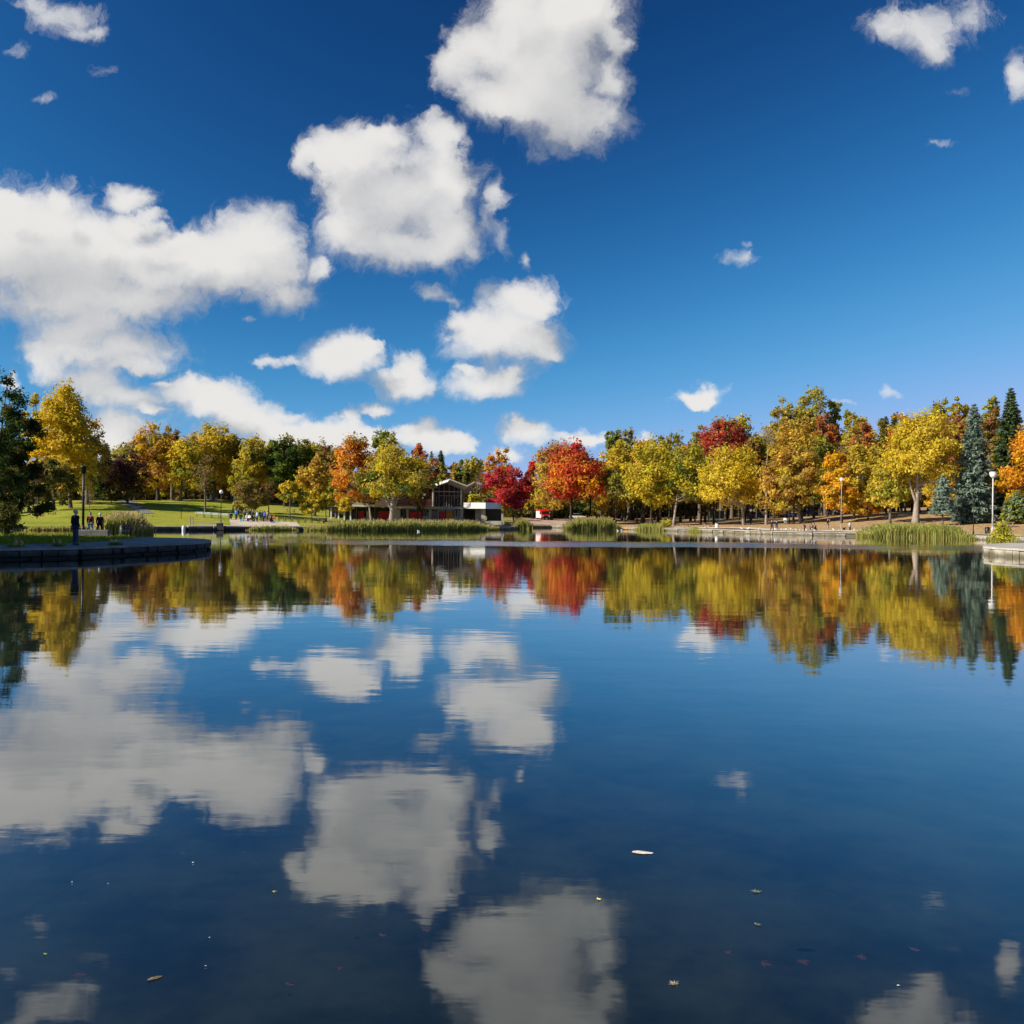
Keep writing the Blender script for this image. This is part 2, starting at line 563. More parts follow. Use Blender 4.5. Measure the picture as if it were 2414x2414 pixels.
_A = np.sqrt(((CXY[:, None] - CXY[None]) ** 2).sum(2) + 4.0)
_Wt = np.linalg.solve(-_A + np.eye(len(CXY)) * -0.0, np.array(cz_) - 1.0)


def zg(x, y):
    """height of the dry ground"""
    r_ = np.sqrt((CXY[:, 0] - x) ** 2 + (CXY[:, 1] - y) ** 2 + 4.0)
    z = 1.0 - float(r_ @ _Wt)
    far = max(abs(x) - 300, y - 330, 0) / 250
    k = min(1.0, far)
    if y < 90 and (x < -12 or x > 22):
        return 0.44 + 0.06 * min(1.0, lake_dist(x, y) / 4.0)
    return max(0.46, min(z, 9.0) * (1 - k) + 7.0 * k)


def G(px, D, dz=0.0):
    x, y = gp(px, D)
    return Vector((x, y, zg(x, y) + dz))


def build_terrain():
    pts, idz = [], []
    edges = []

    def ring(poly, z):
        i0 = len(pts)
        for p in poly:
            pts.append(p)
            idz.append(z)
        n = len(poly)
        edges.extend((i0 + k, i0 + (k + 1) % n) for k in range(n))
    ring(LAKE, 0.40)
    # the foot of the bank, 0.35 m into the lake
    inner = []
    n = len(LAKE)
    area = sum(LAKE[i][0] * LAKE[(i + 1) % n][1] - LAKE[(i + 1) % n][0] * LAKE[i][1] for i in range(n))
    sg = 1 if area > 0 else -1
    for i in range(n):
        a, b, c = Vector(LAKE[i - 1]), Vector(LAKE[i]), Vector(LAKE[(i + 1) % n])
        n1 = Vector((-(b - a).y, (b - a).x)).normalized() * sg
        n2 = Vector((-(c - b).y, (c - b).x)).normalized() * sg
        inner.append(tuple(b + (n1 + n2).normalized() * 0.35))
    ring(inner, -0.8)
    for y in np.concatenate([np.arange(-20, 60, 4.0), np.arange(60, 260, 2.2), np.arange(260, 420, 8.0)]):
        for x in np.arange(-150, 150.1, 2.6):
            xx, yy_ = x + R.uniform(-.4, .4), y + R.uniform(-.4, .4)
            if lake_dist(xx, yy_) < 1.0:
                continue
            lake = in_poly(xx, yy_, LAKE)
            if lake and (R.random() > .12):
                continue
            pts.append((xx, yy_))
            idz.append(-0.85 + R.uniform(-.08, .05) if lake else zg(xx, yy_))
    for rr in (500, 900, 2000, 5000, 12000):
        for k in range(24):
            a = 2 * PI * k / 24
            pts.append((rr * math.cos(a), 100 + rr * math.sin(a)))
            idz.append(6.0)
    vs, _, fs, ov, _, _ = delaunay_2d_cdt([Vector(p) for p in pts], edges, [], 0, 1e-5)
    co = []
    for v, o in zip(vs, ov):
        co.append((v.x, v.y, idz[o[0]] if o else 0.40))
    me = bpy.data.meshes.new('ground')
    me.from_pydata(co, [], fs)
    me.update()
    for p in me.polygons:
        p.use_smooth = True
    lit = me.attributes.new('litter', 'FLOAT', 'POINT')
    vals = []
    for (x, y, z) in co:
        u = x / max(y, 1) * F + PX
        k = min(1, max(0, (u - 1120) / 160))
        if 620 < u < 800 and y > 150:
            k = max(k, .38)
        vals.append(k)
    lit.data.foreach_set('value', vals)
    m_ = bpy.data.materials.new('grass_and_leaf_litter')
    m_.use_nodes = True
    t = NG(m_.node_tree)
    b = m_.node_tree.nodes['Principled BSDF']
    b.inputs['Roughness'].default_value = 0.95
    b.inputs['Specular IOR Level'].default_value = 0.1
    geo = t.n('ShaderNodeNewGeometry')
    ps = geo.outputs['Position']
    n1 = t.noise(ps, .16, 5, .6)
    n2 = t.noise(ps, 2.2, 5, .65)
    n3 = t.noise(ps, .5, 4, .6)
    gr = t.mix(t.sst(n1, .35, .65), (.27, .32, .025, 1), (.43, .39, .05, 1))
    gr = t.mix(t.sst(n2, .3, .75), t.v('SCALE', gr), gr)
    gr.node.inputs[6].links[0].from_node.inputs['Scale'].default_value = .62
    sp_ = t.m('MULTIPLY', t.sst(t.noise(ps, 3.4, 5, .75), .60, .70), t.sst(n3, .42, .62))
    gr = t.mix(t.m('MULTIPLY', sp_, .8), gr, (.42, .27, .09, 1))
    li = t.mix(t.sst(n2, .35, .65), (.25, .15, .075, 1), (.50, .33, .16, 1))
    li = t.mix(t.sst(n3, .62, .75), li, (.24, .20, .05, 1))
    at = t.n('ShaderNodeAttribute', attribute_name='litter')
    k = t.sst(t.m('ADD', at.outputs['Fac'], t.m('MULTIPLY', t.m('SUBTRACT', n3, .5), .9)), .35, .65)
    land = t.mix(k, gr, li)
    sz = t.n('ShaderNodeSeparateXYZ')
    t.put(sz.inputs[0], ps)
    bed = t.mix(t.sst(t.noise(ps, .9, 6, .65), .3, .7), (.008, .012, .008, 1), (.050, .052, .034, 1))
    allc = t.mix(t.sst(sz.outputs[2], .0, .25), bed, land)
    t.put(b.inputs['Base Color'], allc)
    bp = t.n('ShaderNodeBump')
    bp.inputs['Strength'].default_value = .7
    bp.inputs['Distance'].default_value = .12
    t.put(bp.inputs['Height'], t.m('MULTIPLY', t.noise(ps, 5.0, 4, .7), t.sst(sz.outputs[2], -.3, .3)))
    t.put(b.inputs['Normal'], bp.outputs[0])
    o = link('ground', me, m_)
    tag(o, 'green lawn on the left banks and orange leaf litter on the right around the lake', 'ground', kind='structure')


build_terrain()


# ------------------------------------------------------------------ water
def build_water():
    me = bpy.data.meshes.new('lake_water')
    lx = [p[0] for p in LAKE]
    x0, x1 = min(lx) - 2, max(lx) + 2
    me.from_pydata([(x0, .0, 0), (x1, .0, 0), (x1, 190, 0), (x0, 190, 0)], [], [(0, 1, 2, 3)])
    m_ = bpy.data.materials.new('lake_water')
    m_.use_nodes = True
    t = NG(m_.node_tree)
    m_.node_tree.nodes.clear()
    geo = t.n('ShaderNodeNewGeometry')
    ps = geo.outputs['Position']
    s_ = t.n('ShaderNodeSeparateXYZ')
    t.put(s_.inputs[0], ps)
    # low swell, finer wavelets, and a breeze-ruffled lane out on the lake
    wa = t.noise(t.v('MULTIPLY', ps, (.45, .9, 1)), 1.0, 3, .5)
    wb = t.noise(t.v('MULTIPLY', ps, (1.6, 4.2, 1)), 1.0, 3, .55)
    patch = t.noise(t.v('MULTIPLY', ps, (.03, .05, 1)), 1.0, 2, .5)
    h = t.m('MULTIPLY_ADD', wa, .0042, t.m('MULTIPLY', wb, t.m('MULTIPLY_ADD', t.sst(patch, .4, .65), .0008, .0005)))
    edge = t.m('MULTIPLY', t.m('SUBTRACT', t.noise(t.v('MULTIPLY', ps, (.06, .02, 1)), 1.0, 3, .6), .5), 16.0)
    yw = t.m('ADD', t.m('ADD', s_.outputs[1], t.m('MULTIPLY', s_.outputs[0], -.04)), edge)
    lane = t.m('MULTIPLY', t.sst(yw, 66.0, 69.5), t.sst(yw, 84.0, 76.0))
    lane = t.m('MULTIPLY', lane, t.m('MULTIPLY', t.sst(s_.outputs[0], -24, -4), t.m('MULTIPLY_ADD', t.sst(s_.outputs[0], 36, 22), .45, .55)))
    rip = t.noise(t.v('MULTIPLY', ps, (3.0, 5.0, 1)), 1.0, 2, .5)
    h = t.m('ADD', h, t.m('MULTIPLY', t.m('MULTIPLY', rip, lane), .06))
    bp = t.n('ShaderNodeBump')
    bp.inputs['Strength'].default_value = 1.0
    bp.inputs['Distance'].default_value = 1.0
    t.put(bp.inputs['Height'], h)
    gl = t.n('ShaderNodeBsdfGlossy', distribution='GGX')
    gl.inputs['Color'].default_value = (1, 1, 1, 1)
    t.put(gl.inputs['Roughness'], t.m('MULTIPLY_ADD', lane, .15, .026))
    t.put(gl.inputs['Normal'], bp.outputs[0])
    tr = t.n('ShaderNodeBsdfTransparent')
    tr.inputs['Color'].default_value = (.66, .74, .70, 1)
    # mirror strength by viewing angle
    ct = t.m('ABSOLUTE', t.v('DOT_PRODUCT', geo.outputs['Normal'], geo.outputs['Incoming'], out=1))
    fres = t.m('MULTIPLY_ADD', t.m('POWER', t.m('SUBTRACT', 1.0, ct), 2.95), 0.98, 0.012)
    mx = t.n('ShaderNodeMixShader')
    t.put(mx.inputs[0], fres)
    mk = t.n('ShaderNodeBsdfDiffuse')          # murk in the water itself
    mk.inputs[0].default_value = (.022, .056, .095, 1)
    m2 = t.n('ShaderNodeMixShader')
    m2.inputs[0].default_value = .08
    t.put(m2.inputs[1], tr.outputs[0])
    t.put(m2.inputs[2], mk.outputs[0])
    t.put(mx.inputs[1], m2.outputs[0])
    t.put(mx.inputs[2], gl.outputs[0])
    out = t.n('ShaderNodeOutputMaterial')
    t.put(out.inputs[0], mx.outputs[0])
    o = link('lake_water', me, m_)
    tag(o, 'calm dark blue lake mirroring clouds and autumn trees', 'water', kind='structure')


build_water()

# ------------------------------------------------------------------ trees
PAL = dict(Y=(0.72, 0.52, 0.03), Y2=(0.66, 0.5, 0.045), YG=(0.6, 0.46, 0.035), LG=(0.37, 0.37, 0.045), G=(0.14, 0.19, 0.03), DG=(0.05, 0.08, 0.02), OL=(0.4, 0.33, 0.065), OLD=(0.24, 0.2, 0.05),
           OR=(0.72, 0.33, 0.03), RO=(0.62, 0.2, 0.045), R=(0.58, 0.065, 0.04), CR=(.62,.05,.095), MAR=(0.24, 0.045, 0.04), BR=(0.31, 0.16, 0.06), BRD=(.12, .065, .035), GO=(0.68, 0.45, 0.06),
           PE=(.52, .27, .08), PU=(.14, .065, .055), TAN=(.33, .24, .14), GB=(0.29, 0.37, 0.29), GBD=(0.15, 0.21, 0.15), RB=(0.42, 0.17, 0.07), LY=(0.7, 0.52, 0.08))


def blob_dirs(n):
    v = NR.normal(size=(n, 3))
    return v / np.linalg.norm(v, axis=1)[:, None]


def cards(P, N, L, Wd, asp_jit=.3):
    """one pointed leaf spray per row: centre P, facing N, half length L, half width Wd"""
    n = len(P)
    T = NR.normal(size=(n, 3))
    T -= (T * N).sum(1)[:, None] * N
    T /= np.linalg.norm(T, axis=1)[:, None] + 1e-9
    B = np.cross(N, T)
    j = 1 + NR.uniform(-asp_jit, asp_jit, (n, 1))
    bend = N * (L * NR.uniform(-.35, .35, n))[:, None]
    V = np.stack([P + T * (L[:, None] * j) + bend, P + B * Wd[:, None], P - T * (L[:, None] * j) + bend, P - B * Wd[:, None]], 1)
    return V.reshape(-1, 3), np.arange(4 * n).reshape(n, 4)


def pick(names, n, pos=None):
    """leaf colours: neighbouring sprays share a colour of the tree's palette"""
    cols = np.array([PAL[k] for k in names])
    return cols


def tube_np(pts, rad, n, V, Q):
    pts = np.asarray(pts, float)
    off = sum(len(v) for v in V)
    ring = []
    for i in range(len(pts)):
        d = pts[min(i + 1, len(pts) - 1)] - pts[max(i - 1, 0)]
        d = d / (np.linalg.norm(d) + 1e-9)
        a = np.cross(d, (0.3, 1, .2))
        a /= np.linalg.norm(a) + 1e-9
        b = np.cross(d, a)
        k = np.arange(n) * 2 * PI / n
        ring.append(pts[i] + rad[i] * (np.cos(k)[:, None] * a + np.sin(k)[:, None] * b))
    V.append(np.concatenate(ring))
    for i in range(len(pts) - 1):
        for k in range(n):
            Q.append((off + i * n + k, off + i * n + (k + 1) % n, off + (i + 1) * n + (k + 1) % n, off + (i + 1) * n + k))


def make_crown(rx, z0, z1, shape, pal, dens, leaf, trunk_r, bark, fork=None, lean=(0, 0), base_z=0.0):
    """trunk mesh and crown mesh of a broad-leaved tree, base at the origin"""
    zc, hz = (z0 + z1) / 2, (z1 - z0) / 2
    ncl = int(np.clip(26 + 2.6 * rx * hz, 34, 150))
    # uneven outline: the crown's reach changes with direction
    lob = blob_dirs(9)
    amp = NR.uniform(-.28, .24, 9)
    dirs = blob_dirs(ncl)
    bulge = 1 + ((np.clip(dirs @ lob.T, 0, 1) ** 3) * amp).sum(1)
    rad = NR.uniform(0, 1, ncl) ** .36
    C = dirs * (rad * bulge)[:, None]
    zz = np.clip(C[:, 2], -1.12, 1.2)
    ze = np.clip(np.abs(dirs[:, 2]), 0, .985)
    full = (1 - ze ** 2.7) ** .37 / np.sqrt(1 - ze ** 2)
    C[:, :2] *= np.where(dirs[:, 2] < 0, full, 1 + (full - 1) * .5)[:, None]
    if shape == 'oval':
        wid = 1.0 - .12 * zz
    elif shape == 'up':         # narrow foot, broad shoulders, broken top
        wid = .82 + .25 * zz
    elif shape == 'egg':        # broad below, pointed top
        wid = np.clip(1.05 - .42 * zz, .3, 1.4)
    elif shape == 'dome':
        wid = 1.05 - .25 * np.clip(zz, 0, 1) + .05 * np.clip(-zz, 0, 1)
        zz = np.where(zz < 0, zz * 1.0, zz)
    elif shape == 'poplar':
        wid = np.clip(1.0 - .25 * zz, .5, 1.2)
    else:
        wid = np.ones(ncl)
    cs = np.clip(.23 * min(rx, hz), .40, 1.6)
    Cx = C[:, 0] * wid * max(rx - cs * .55, .3)
    Cy = C[:, 1] * wid * max(rx - cs * .55, .3)
    Cz = zc + zz * max(hz - cs * .35, .3)
    C = np.stack([Cx, Cy, Cz], 1)
    C[:, 0] += lean[0]
    # trunk and limbs
    V, Q = [], []
    tz = z0 + (z1 - z0) * .45
    m = 7
    bx = NR.uniform(-.25, .25, 2)
    tp = [(lean[0] * .42 * (k / m) ** 1.1 + bx[0] * math.sin(2.4 * k / m) * trunk_r * 2, bx[1] * math.sin(2.0 * k / m) * trunk_r * 2, base_z - .25 + (tz - base_z + .25) * k / m) for k in range(m + 1)]
    tr = [trunk_r * (1.55 if k == 0 else 1.12 if k == 1 else 1.05 - .55 * (k / m)) for k in range(m + 1)]
    tube_np(tp, tr, 8, V, Q)
    tp = np.array(tp)
    order = np.argsort(-np.linalg.norm(C - np.array([0, 0, tz]), axis=1))
    for i, ci in enumerate(order[:34]):
        c = C[ci]
        f = NR.uniform(.45, .95)
        zs = max(z0 * .85 + base_z * .15, min(tz, z0 + (c[2] - z0) * .45))
        s0 = np.array([np.interp(zs, tp[:, 2], tp[:, 0]), np.interp(zs, tp[:, 2], tp[:, 1]), zs])
        mid = s0 * .5 + c * .5 + np.array([0, 0, -.06 * np.linalg.norm(c - s0)]) + NR.normal(size=3) * .12 * cs
        r0 = trunk_r * (.42 if i < 8 else .2)
        tube_np([s0, s0 * .72 + mid * .28 + np.array([0, 0, .04]), mid, c], [r0, r0 * .75, r0 * .5, r0 * .14], 5, V, Q)
    if fork:
        for sx in fork:
            s0 = np.array([np.interp(z0 * .72, tp[:, 2], tp[:, 0]), 0, z0 * .72 + base_z * .28])
            e = np.array([sx * rx * .5, NR.uniform(-.4, .4), z0 + (z1 - z0) * .3])
            tube_np([s0, s0 * .6 + e * .4 + np.array([sx * rx * .06, 0, 0]), e], [trunk_r * .6, trunk_r * .45, trunk_r * .2], 6, V, Q)
    tme = np_mesh('trunk', np.concatenate(V), Q, smooth=True)
    # leaf sprays
    area = PI * rx * (z1 - z0) * .5
    nl = int(np.clip(area * dens * 1.45, 700, 17000))
    wgt = NR.uniform(.6, 1.4, ncl)
    ci = NR.choice(ncl, nl, p=wgt / wgt.sum())
    off = NR.normal(size=(nl, 3))
    off /= np.linalg.norm(off, axis=1)[:, None]
    off *= (NR.uniform(0, 1, nl) ** .5)[:, None] * cs * NR.uniform(.8, 1.25, ncl)[ci][:, None] * np.array([1.18, 1.18, .78])
    outw = C[ci] - np.array([lean[0], 0, zc - hz * .3])
    outw /= np.linalg.norm(outw, axis=1)[:, None] + 1e-6
    spike = (NR.uniform(0, 1, nl) < .16)
    P = C[ci] + off + outw * (spike * NR.uniform(0, .9, nl) * cs)[:, None] + np.array([0, 0, 1]) * (spike * NR.uniform(0, .5, nl) * cs)[:, None]
    lowest = z0 - cs * .55
    P[:, 2] = np.maximum(P[:, 2], lowest + NR.uniform(0, cs, nl) * (P[:, 2] < lowest + cs * .3))
    Nn = off / (np.linalg.norm(off, axis=1)[:, None] + 1e-6) * .55 + outw * .55 + NR.normal(size=(nl, 3)) * .55 + np.array([0, 0, .25])
    Nn /= np.linalg.norm(Nn, axis=1)[:, None]
    L = leaf * NR.uniform(.6, 1.35, nl)
    Vl, Ql = cards(P, Nn, L, L * NR.uniform(.42, .7, nl))
    # colour
    cols = np.array([PAL[k] for k in pal])
    ph = blob_dirs(3)
    fld = np.sin((C @ ph.T) / max(rx, hz) * 2.6 + NR.uniform(0, 6, 3)).sum(1) / 3
    sel = (fld * .55 + NR.uniform(-.55, .55, ncl) + .5)
    t = np.clip(sel[ci] + NR.uniform(-.16, .16, nl), 0, .999) * (len(cols) - 1 if len(cols) > 1 else 1)
    i0 = np.minimum(t.astype(int), len(cols) - 1)
    i1 = np.minimum(i0 + 1, len(cols) - 1)
    fr = (t - i0)[:, None]
    col = cols[i0] * (1 - fr) + cols[i1] * fr
    col = col * NR.uniform(.78, 1.28, (nl, 1)) * NR.uniform(.82, 1.12, ncl)[ci][:, None]
    cme = np_mesh('crown', Vl, Ql, col=col)
    return tme, cme


def make_bare(rx, z0, z1, pal, trunk_r, twigs=140, dens=0.0, straight=False):
    """a tree almost without leaves: trunk, limbs, many fine twigs and a thin veil of brown leaves"""
    V, Q = [], []
    m = 8
    tp = np.array([(NR.uniform(-.06, .06) * k, NR.uniform(-.05, .05) * k, -.2 + (z1 * .93 + .2) * k / m) for k in range(m + 1)])
    tube_np(tp, [trunk_r * (1.3 if k == 0 else 1 - .88 * k / m) for k in range(m + 1)], 7, V, Q)
    ends = []
    nb = 22
    for i in range(nb):
        f = NR.uniform(0.02, .93)
        zs = z0 + (z1 * .9 - z0) * f
        s0 = np.array([np.interp(zs, tp[:, 2], tp[:, 0]), np.interp(zs, tp[:, 2], tp[:, 1]), zs])
        a = NR.uniform(0, 2 * PI)
        ln = rx * (1.05 - .75 * f) * NR.uniform(.6, 1.1)
        up = ln * NR.uniform(.35, 1.0) * (1.3 if straight else .8)
        e = s0 + np.array([math.cos(a) * ln, math.sin(a) * ln, up])
        mid = s0 * .5 + e * .5 + np.array([0, 0, -.1 * ln])
        r0 = trunk_r * (.4 - .25 * f)
        tube_np([s0, mid, e], [r0, r0 * .6, r0 * .15], 4, V, Q)
        for k in range(max(2, twigs // nb)):
            q = NR.uniform(.25, 1)
            b = (s0 * (1 - q) ** 2 + 2 * mid * q * (1 - q) + e * q * q)
            d = NR.normal(size=3) * .55 + np.array([math.cos(a) * .5, math.sin(a) * .5, .75])
            e2 = b + d / np.linalg.norm(d) * ln * NR.uniform(.22, .5)
            tube_np([b, b * .5 + e2 * .5 + NR.normal(size=3) * .04 * ln, e2], [max(.012, r0 * .22), max(.010, r0 * .15), .007], 3, V, Q)
            ends.append(b * .4 + e2 * .6)
    tme = np_mesh('trunk', np.concatenate(V), Q)
    nl = int(dens * rx * (z1 - z0))
    cme = None
    if nl:
        E = np.array(ends)[NR.randint(0, len(ends), nl)]
        P = E + NR.normal(size=(nl, 3)) * rx * .12
        N = blob_dirs(nl)
        L = NR.uniform(.05, .13, nl) * 1.6
        Vl, Ql = cards(P, N, L, L * .6)
        cols = np.array([PAL[k] for k in pal])
        cme = np_mesh('crown', Vl, Ql, col=cols[NR.randint(0, len(cols), nl)] * NR.uniform(.6, 1.2, (nl, 1)))
    return tme, cme


def make_conifer(rx, z0, z1, pal, trunk_r, dens=1.0):
    V, Q = [], []
    tube_np([(0, 0, -.2), (0, 0, z0), (.03, 0, (z0 + z1) / 2), (0, .02, z1)], [trunk_r * 1.3, trunk_r, trunk_r * .6, .02], 7, V, Q)
    H = z1 - z0
    Ps, Ns, Ls, Ds, Cs = [], [], [], [], []
    cols = np.array([PAL[k] for k in pal])
    tiers = int(np.clip(H / .40, 12, 44))
    for i in range(tiers):
        f = i / (tiers - 1)
        z = z0 + H * f ** 1.02 * .985
        r = rx * ((1 - f) ** .72) * NR.uniform(.82, 1.12) + .14
        if f < .10:
            r *= .8 + 2 * f
        nb = int(np.clip(7 + 11 * (1 - f), 6, 18))
        a0 = NR.uniform(0, 6)
        for k in range(nb):
            a = a0 + 2 * PI * k / nb + NR.uniform(-.25, .25)
            ln = r * NR.uniform(.72, 1.14)
            droop = -.28 + .65 * f + NR.uniform(-.08, .08)
            d = np.array([math.cos(a), math.sin(a), 0])
            e = d * ln + np.array([0, 0, ln * droop])
            if k % 2 == 0:
                tube_np([(0, 0, z), np.array([0, 0, z]) + e * .5 + np.array([0, 0, -.05 * ln]), np.array([0, 0, z]) + e], [trunk_r * .25 * (1 - f) + .02, trunk_r * .14 * (1 - f) + .014, .008], 3, V, Q)
            n = int(np.clip(ln * 34 * dens, 8, 120))
            q = NR.uniform(.12, 1.0, n) ** .75
            lift = .13 * ln * (q ** 2)            # tips turn up
            P = np.array([0, 0, z]) + q[:, None] * e + np.array([0, 0, 1]) * lift[:, None]
            P += NR.normal(size=(n, 3)) * np.array([.15, .15, .10]) * (ln * .35 + .22)
            N = NR.normal(size=(n, 3)) * .5 + np.array([0, 0, .75]) + d * .35
            N /= np.linalg.norm(N, axis=1)[:, None]
            Ps.append(P)
            Ns.append(N)
            Ls.append(np.clip(NR.uniform(.20, .36, n) * (rx * .16 + .55), .12, .6))
            tone = NR.uniform(.75, 1.2)
            cc = cols[NR.randint(0, len(cols), n)] * NR.uniform(.75, 1.25, (n, 1)) * tone
            Cs.append(cc)
            Ds.append(d[None] * np.ones((n, 1)) + NR.normal(size=(n, 3)) * .35 + np.array([0, 0, droop * .5]))
    P, N, L, D, Cc = map(np.concatenate, (Ps, Ns, Ls, Ds, Cs))
    T = D - (D * N).sum(1)[:, None] * N
    T /= np.linalg.norm(T, axis=1)[:, None] + 1e-9
    B = np.cross(N, T)
    w_ = L * .42
    Vl = np.stack([P + T * L[:, None] * 1.15, P + B * w_[:, None], P - T * L[:, None] * .8, P - B * w_[:, None]], 1).reshape(-1, 3)
    return np_mesh('trunk', np.concatenate(V), Q, smooth=True), np_mesh('crown', Vl, np.arange(4 * len(P)).reshape(-1, 4), col=Cc)


import zlib


def tree(name, label, cx, top, half, bot, D, shape, pal, trunk=None, tw=None, bark=None, dens=52, leaf=None, fork=None, group=None, base=None, cat='tree', lean=0.0):
    """crown centre column, top row, half width, lower edge row, distance; trunk column and half width in picture units"""
    NR.seed(zlib.crc32(('%s %d' % (label, cx)).encode()) & 0x7fffffff)
    bx = trunk if trunk is not None else cx
    g0 = G(bx, D)
    if base is not None:
        g0 = W(bx, base, D)
        g0.z = min(g0.z, zg(g0.x, g0.y) + .3)
    s_ = D / F
    zt = W(cx, top, D).z - g0.z
    zb = max(W(cx, bot, D).z - g0.z, .15)
    rx = half * s_ * (1.0 if shape in ('bare', 'cone') else 1.09)
    if shape not in ('bare', 'cone'):
        zb = max(.15, zb - .06 * (zt - zb) - (.55 if cx > 1300 and D < 240 else .25))
    ln = (cx - bx) * s_
    t_r = tw * s_ if tw else max(.10, min(.42, zt * .020))
    root = empty(name, g0, label, cat, group, 0.0)
    bk = bark or BARK
    lf = leaf or float(np.clip(.25 * D / 150, .12, .40))
    if shape == 'bare':
        a, b = make_bare(rx, zb, zt, pal, t_r, dens=dens)
    elif shape == 'cone':
        a, b = make_conifer(rx, zb, zt, pal, t_r, dens if dens < 5 else 1.0)
    else:
        d2 = dens * (.30 / lf) ** 1.6 * .9
        a, b = make_crown(rx, zb, zt, shape, pal, d2, lf, t_r, bk, fork, (ln, 0))
    link('trunk', a, bk, root)
    if b is not None:
        link('crown', b, LEAF, root)
    return root

def plant_trees():
    # ---- left bank
    tree('dark_tree', 'tall dark green tree rising at the left edge, its top cut by the picture edge', -6, 880, 66, 1215, 76, 'oval', ('DG', 'G', 'DG', 'OLD', 'BR'), 0, dens=100)
    tree('dark_tree', 'rounded dark green and rust tree between the left edge and the yellow cottonwood', 48, 940, 58, 1205, 80, 'oval', ('DG', 'DG', 'BRD', 'G', 'BR'), 30, dens=95)
    tree('dark_tree', 'low dark green tree leaning over the shaded grass verge at the left edge', 2, 1080, 44, 1236, 66, 'oval', ('DG', 'DG', 'OLD'), -10, dens=70)
    tree('shrub', 'dark shrub beside the shaded walk at the lower left corner of the trees', 12, 1180, 32, 1262, 62, 'dome', ('DG', 'OLD', 'DG'), 12, dens=80, cat='shrub')
    tree('cottonwood', 'tall bright yellow cottonwood with a ragged peak above the left bank', 148, 905, 66, 1130, 150, 'egg', ('Y2', 'Y2', 'Y', 'GO', 'YG'), 166, 3.6, BARK, dens=70)
    tree('yellow_tree', 'dull yellow tree merging into the right shoulder of the tall cottonwood', 205, 985, 46, 1140, 158, 'oval', ('GO', 'OL', 'OLD', 'OR'), 205)
    tree('yellow_tree', 'yellow tree peeping out left of the tall cottonwood behind the dark trees', 85, 945, 36, 1120, 158, 'oval', ('Y2', 'YG', 'OL'), 85)
    tree('olive_tree', 'shaded olive green tree with several dark stems below the tall cottonwood', 125, 1080, 50, 1178, 142, 'oval', ('OLD', 'DG', 'OL'), 125, 3.5, BARK_DARK)
    tree('olive_tree', 'small dark olive tree low between the dark trees and the cottonwood', 78, 1090, 32, 1175, 136, 'oval', ('DG', 'OLD', 'BR'), 66, 3, BARK_DARK)
    tree('bare_sapling', 'leafless brown sapling standing on the sunlit mound at left', 86, 1115, 22, 1190, 122, 'bare', ('BR',), 87, 1.2, TWIG, dens=1)
    tree('bare_sapling', 'leafless grey sapling behind the black lamp post', 211, 1125, 24, 1195, 126, 'bare', ('TAN',), 211, 1.2, TWIG, dens=1)
    tree('spruce', 'dark green spruce in the gap right of the yellow cottonwood', 250, 1045, 24, 1172, 172, 'cone', ('DG', 'DG'), 250)
    tree('purple_tree', 'dark purple brown tree on the hill right of the black lamp post', 298, 1068, 46, 1180, 166, 'oval', ('PU', 'PU', 'BRD', 'OLD'), 300)
    tree('pale_green_tree', 'pale green tree rising behind the purple brown tree', 290, 1043, 34, 1120, 192, 'oval', ('LG', 'OL'), 290)
    tree('golden_tree', 'golden brown tree with dark forked trunk on the hill crest', 365, 1010, 44, 1140, 184, 'oval', ('GO', 'RB', 'GO', 'YG'), 372, 4, BARK_DARK)
    tree('rust_tree', 'rust brown tree top showing between two golden trees on the hill', 405, 1000, 30, 1110, 200, 'oval', ('RB', 'BR', 'OL'), 405)
    tree('golden_tree', 'broad yellow green tree right of the rust brown tree top', 438, 1004, 50, 1150, 184, 'dome', ('Y2', 'GO', 'YG', 'LG'), 425, 3)
    tree('golden_tree', 'tall mixed yellow and olive tree behind the bare brown tree on the lawn', 502, 1004, 48, 1140, 190, 'oval', ('GO', 'Y2', 'YG', 'OL'), 505)
    tree('olive_tree', 'olive green tree filling the hill top above the leaning birch', 545, 1014, 36, 1140, 193, 'oval', ('OL', 'YG', 'GO', 'YG'), 548)
    tree('golden_tree', 'olive and gold tree left of the dark green oak', 592, 1020, 44, 1140, 186, 'dome', ('GO', 'YG', 'Y2', 'OL'), 596)
    tree('brown_tree', 'thin brown half bare tree with black trunk guard on the lawn', 485, 1062, 38, 1165, 150, 'bare', ('BR', 'TAN', 'OL'), 484, 2.6, BARK, dens=26)
    tree('leaning_birch', 'pale leaning birch trunk with yellow green leaves on the left hill', 565, 1092, 26, 1180, 162, 'oval', ('YG', 'LG', 'YG'), 548, 2.2, BARK_PALE, dens=26)
    tree('oak', 'dark green oak still without autumn colour on the left hill', 672, 1032, 46, 1140, 186, 'oval', ('DG', 'G', 'G', 'DG'), 672, 4, BARK_DARK, dens=64)
    tree('oak', 'lighter green oak just right of the dark green one', 712, 1028, 26, 1130, 194, 'oval', ('LG', 'G', 'OL'), 712)
    tree('willow', 'olive brown willow with feathery crown reaching the lawn behind the group of people', 586, 1122, 38, 1208, 156, 'dome', ('OL', 'OLD', 'BR', 'OL'), 590, 3)
    tree('thin_tree', 'thin reddish brown tree right of the feathery willow', 633, 1132, 25, 1190, 158, 'bare', ('RB', 'BR'), 632, 1.6, TWIG, dens=34)
    tree('small_maple', 'small yellow green maple with clear trunk on the lawn above the benches', 683, 1130, 27, 1187, 150, 'egg', ('YG', 'G', 'YG', 'GO'), 683, 1.6)
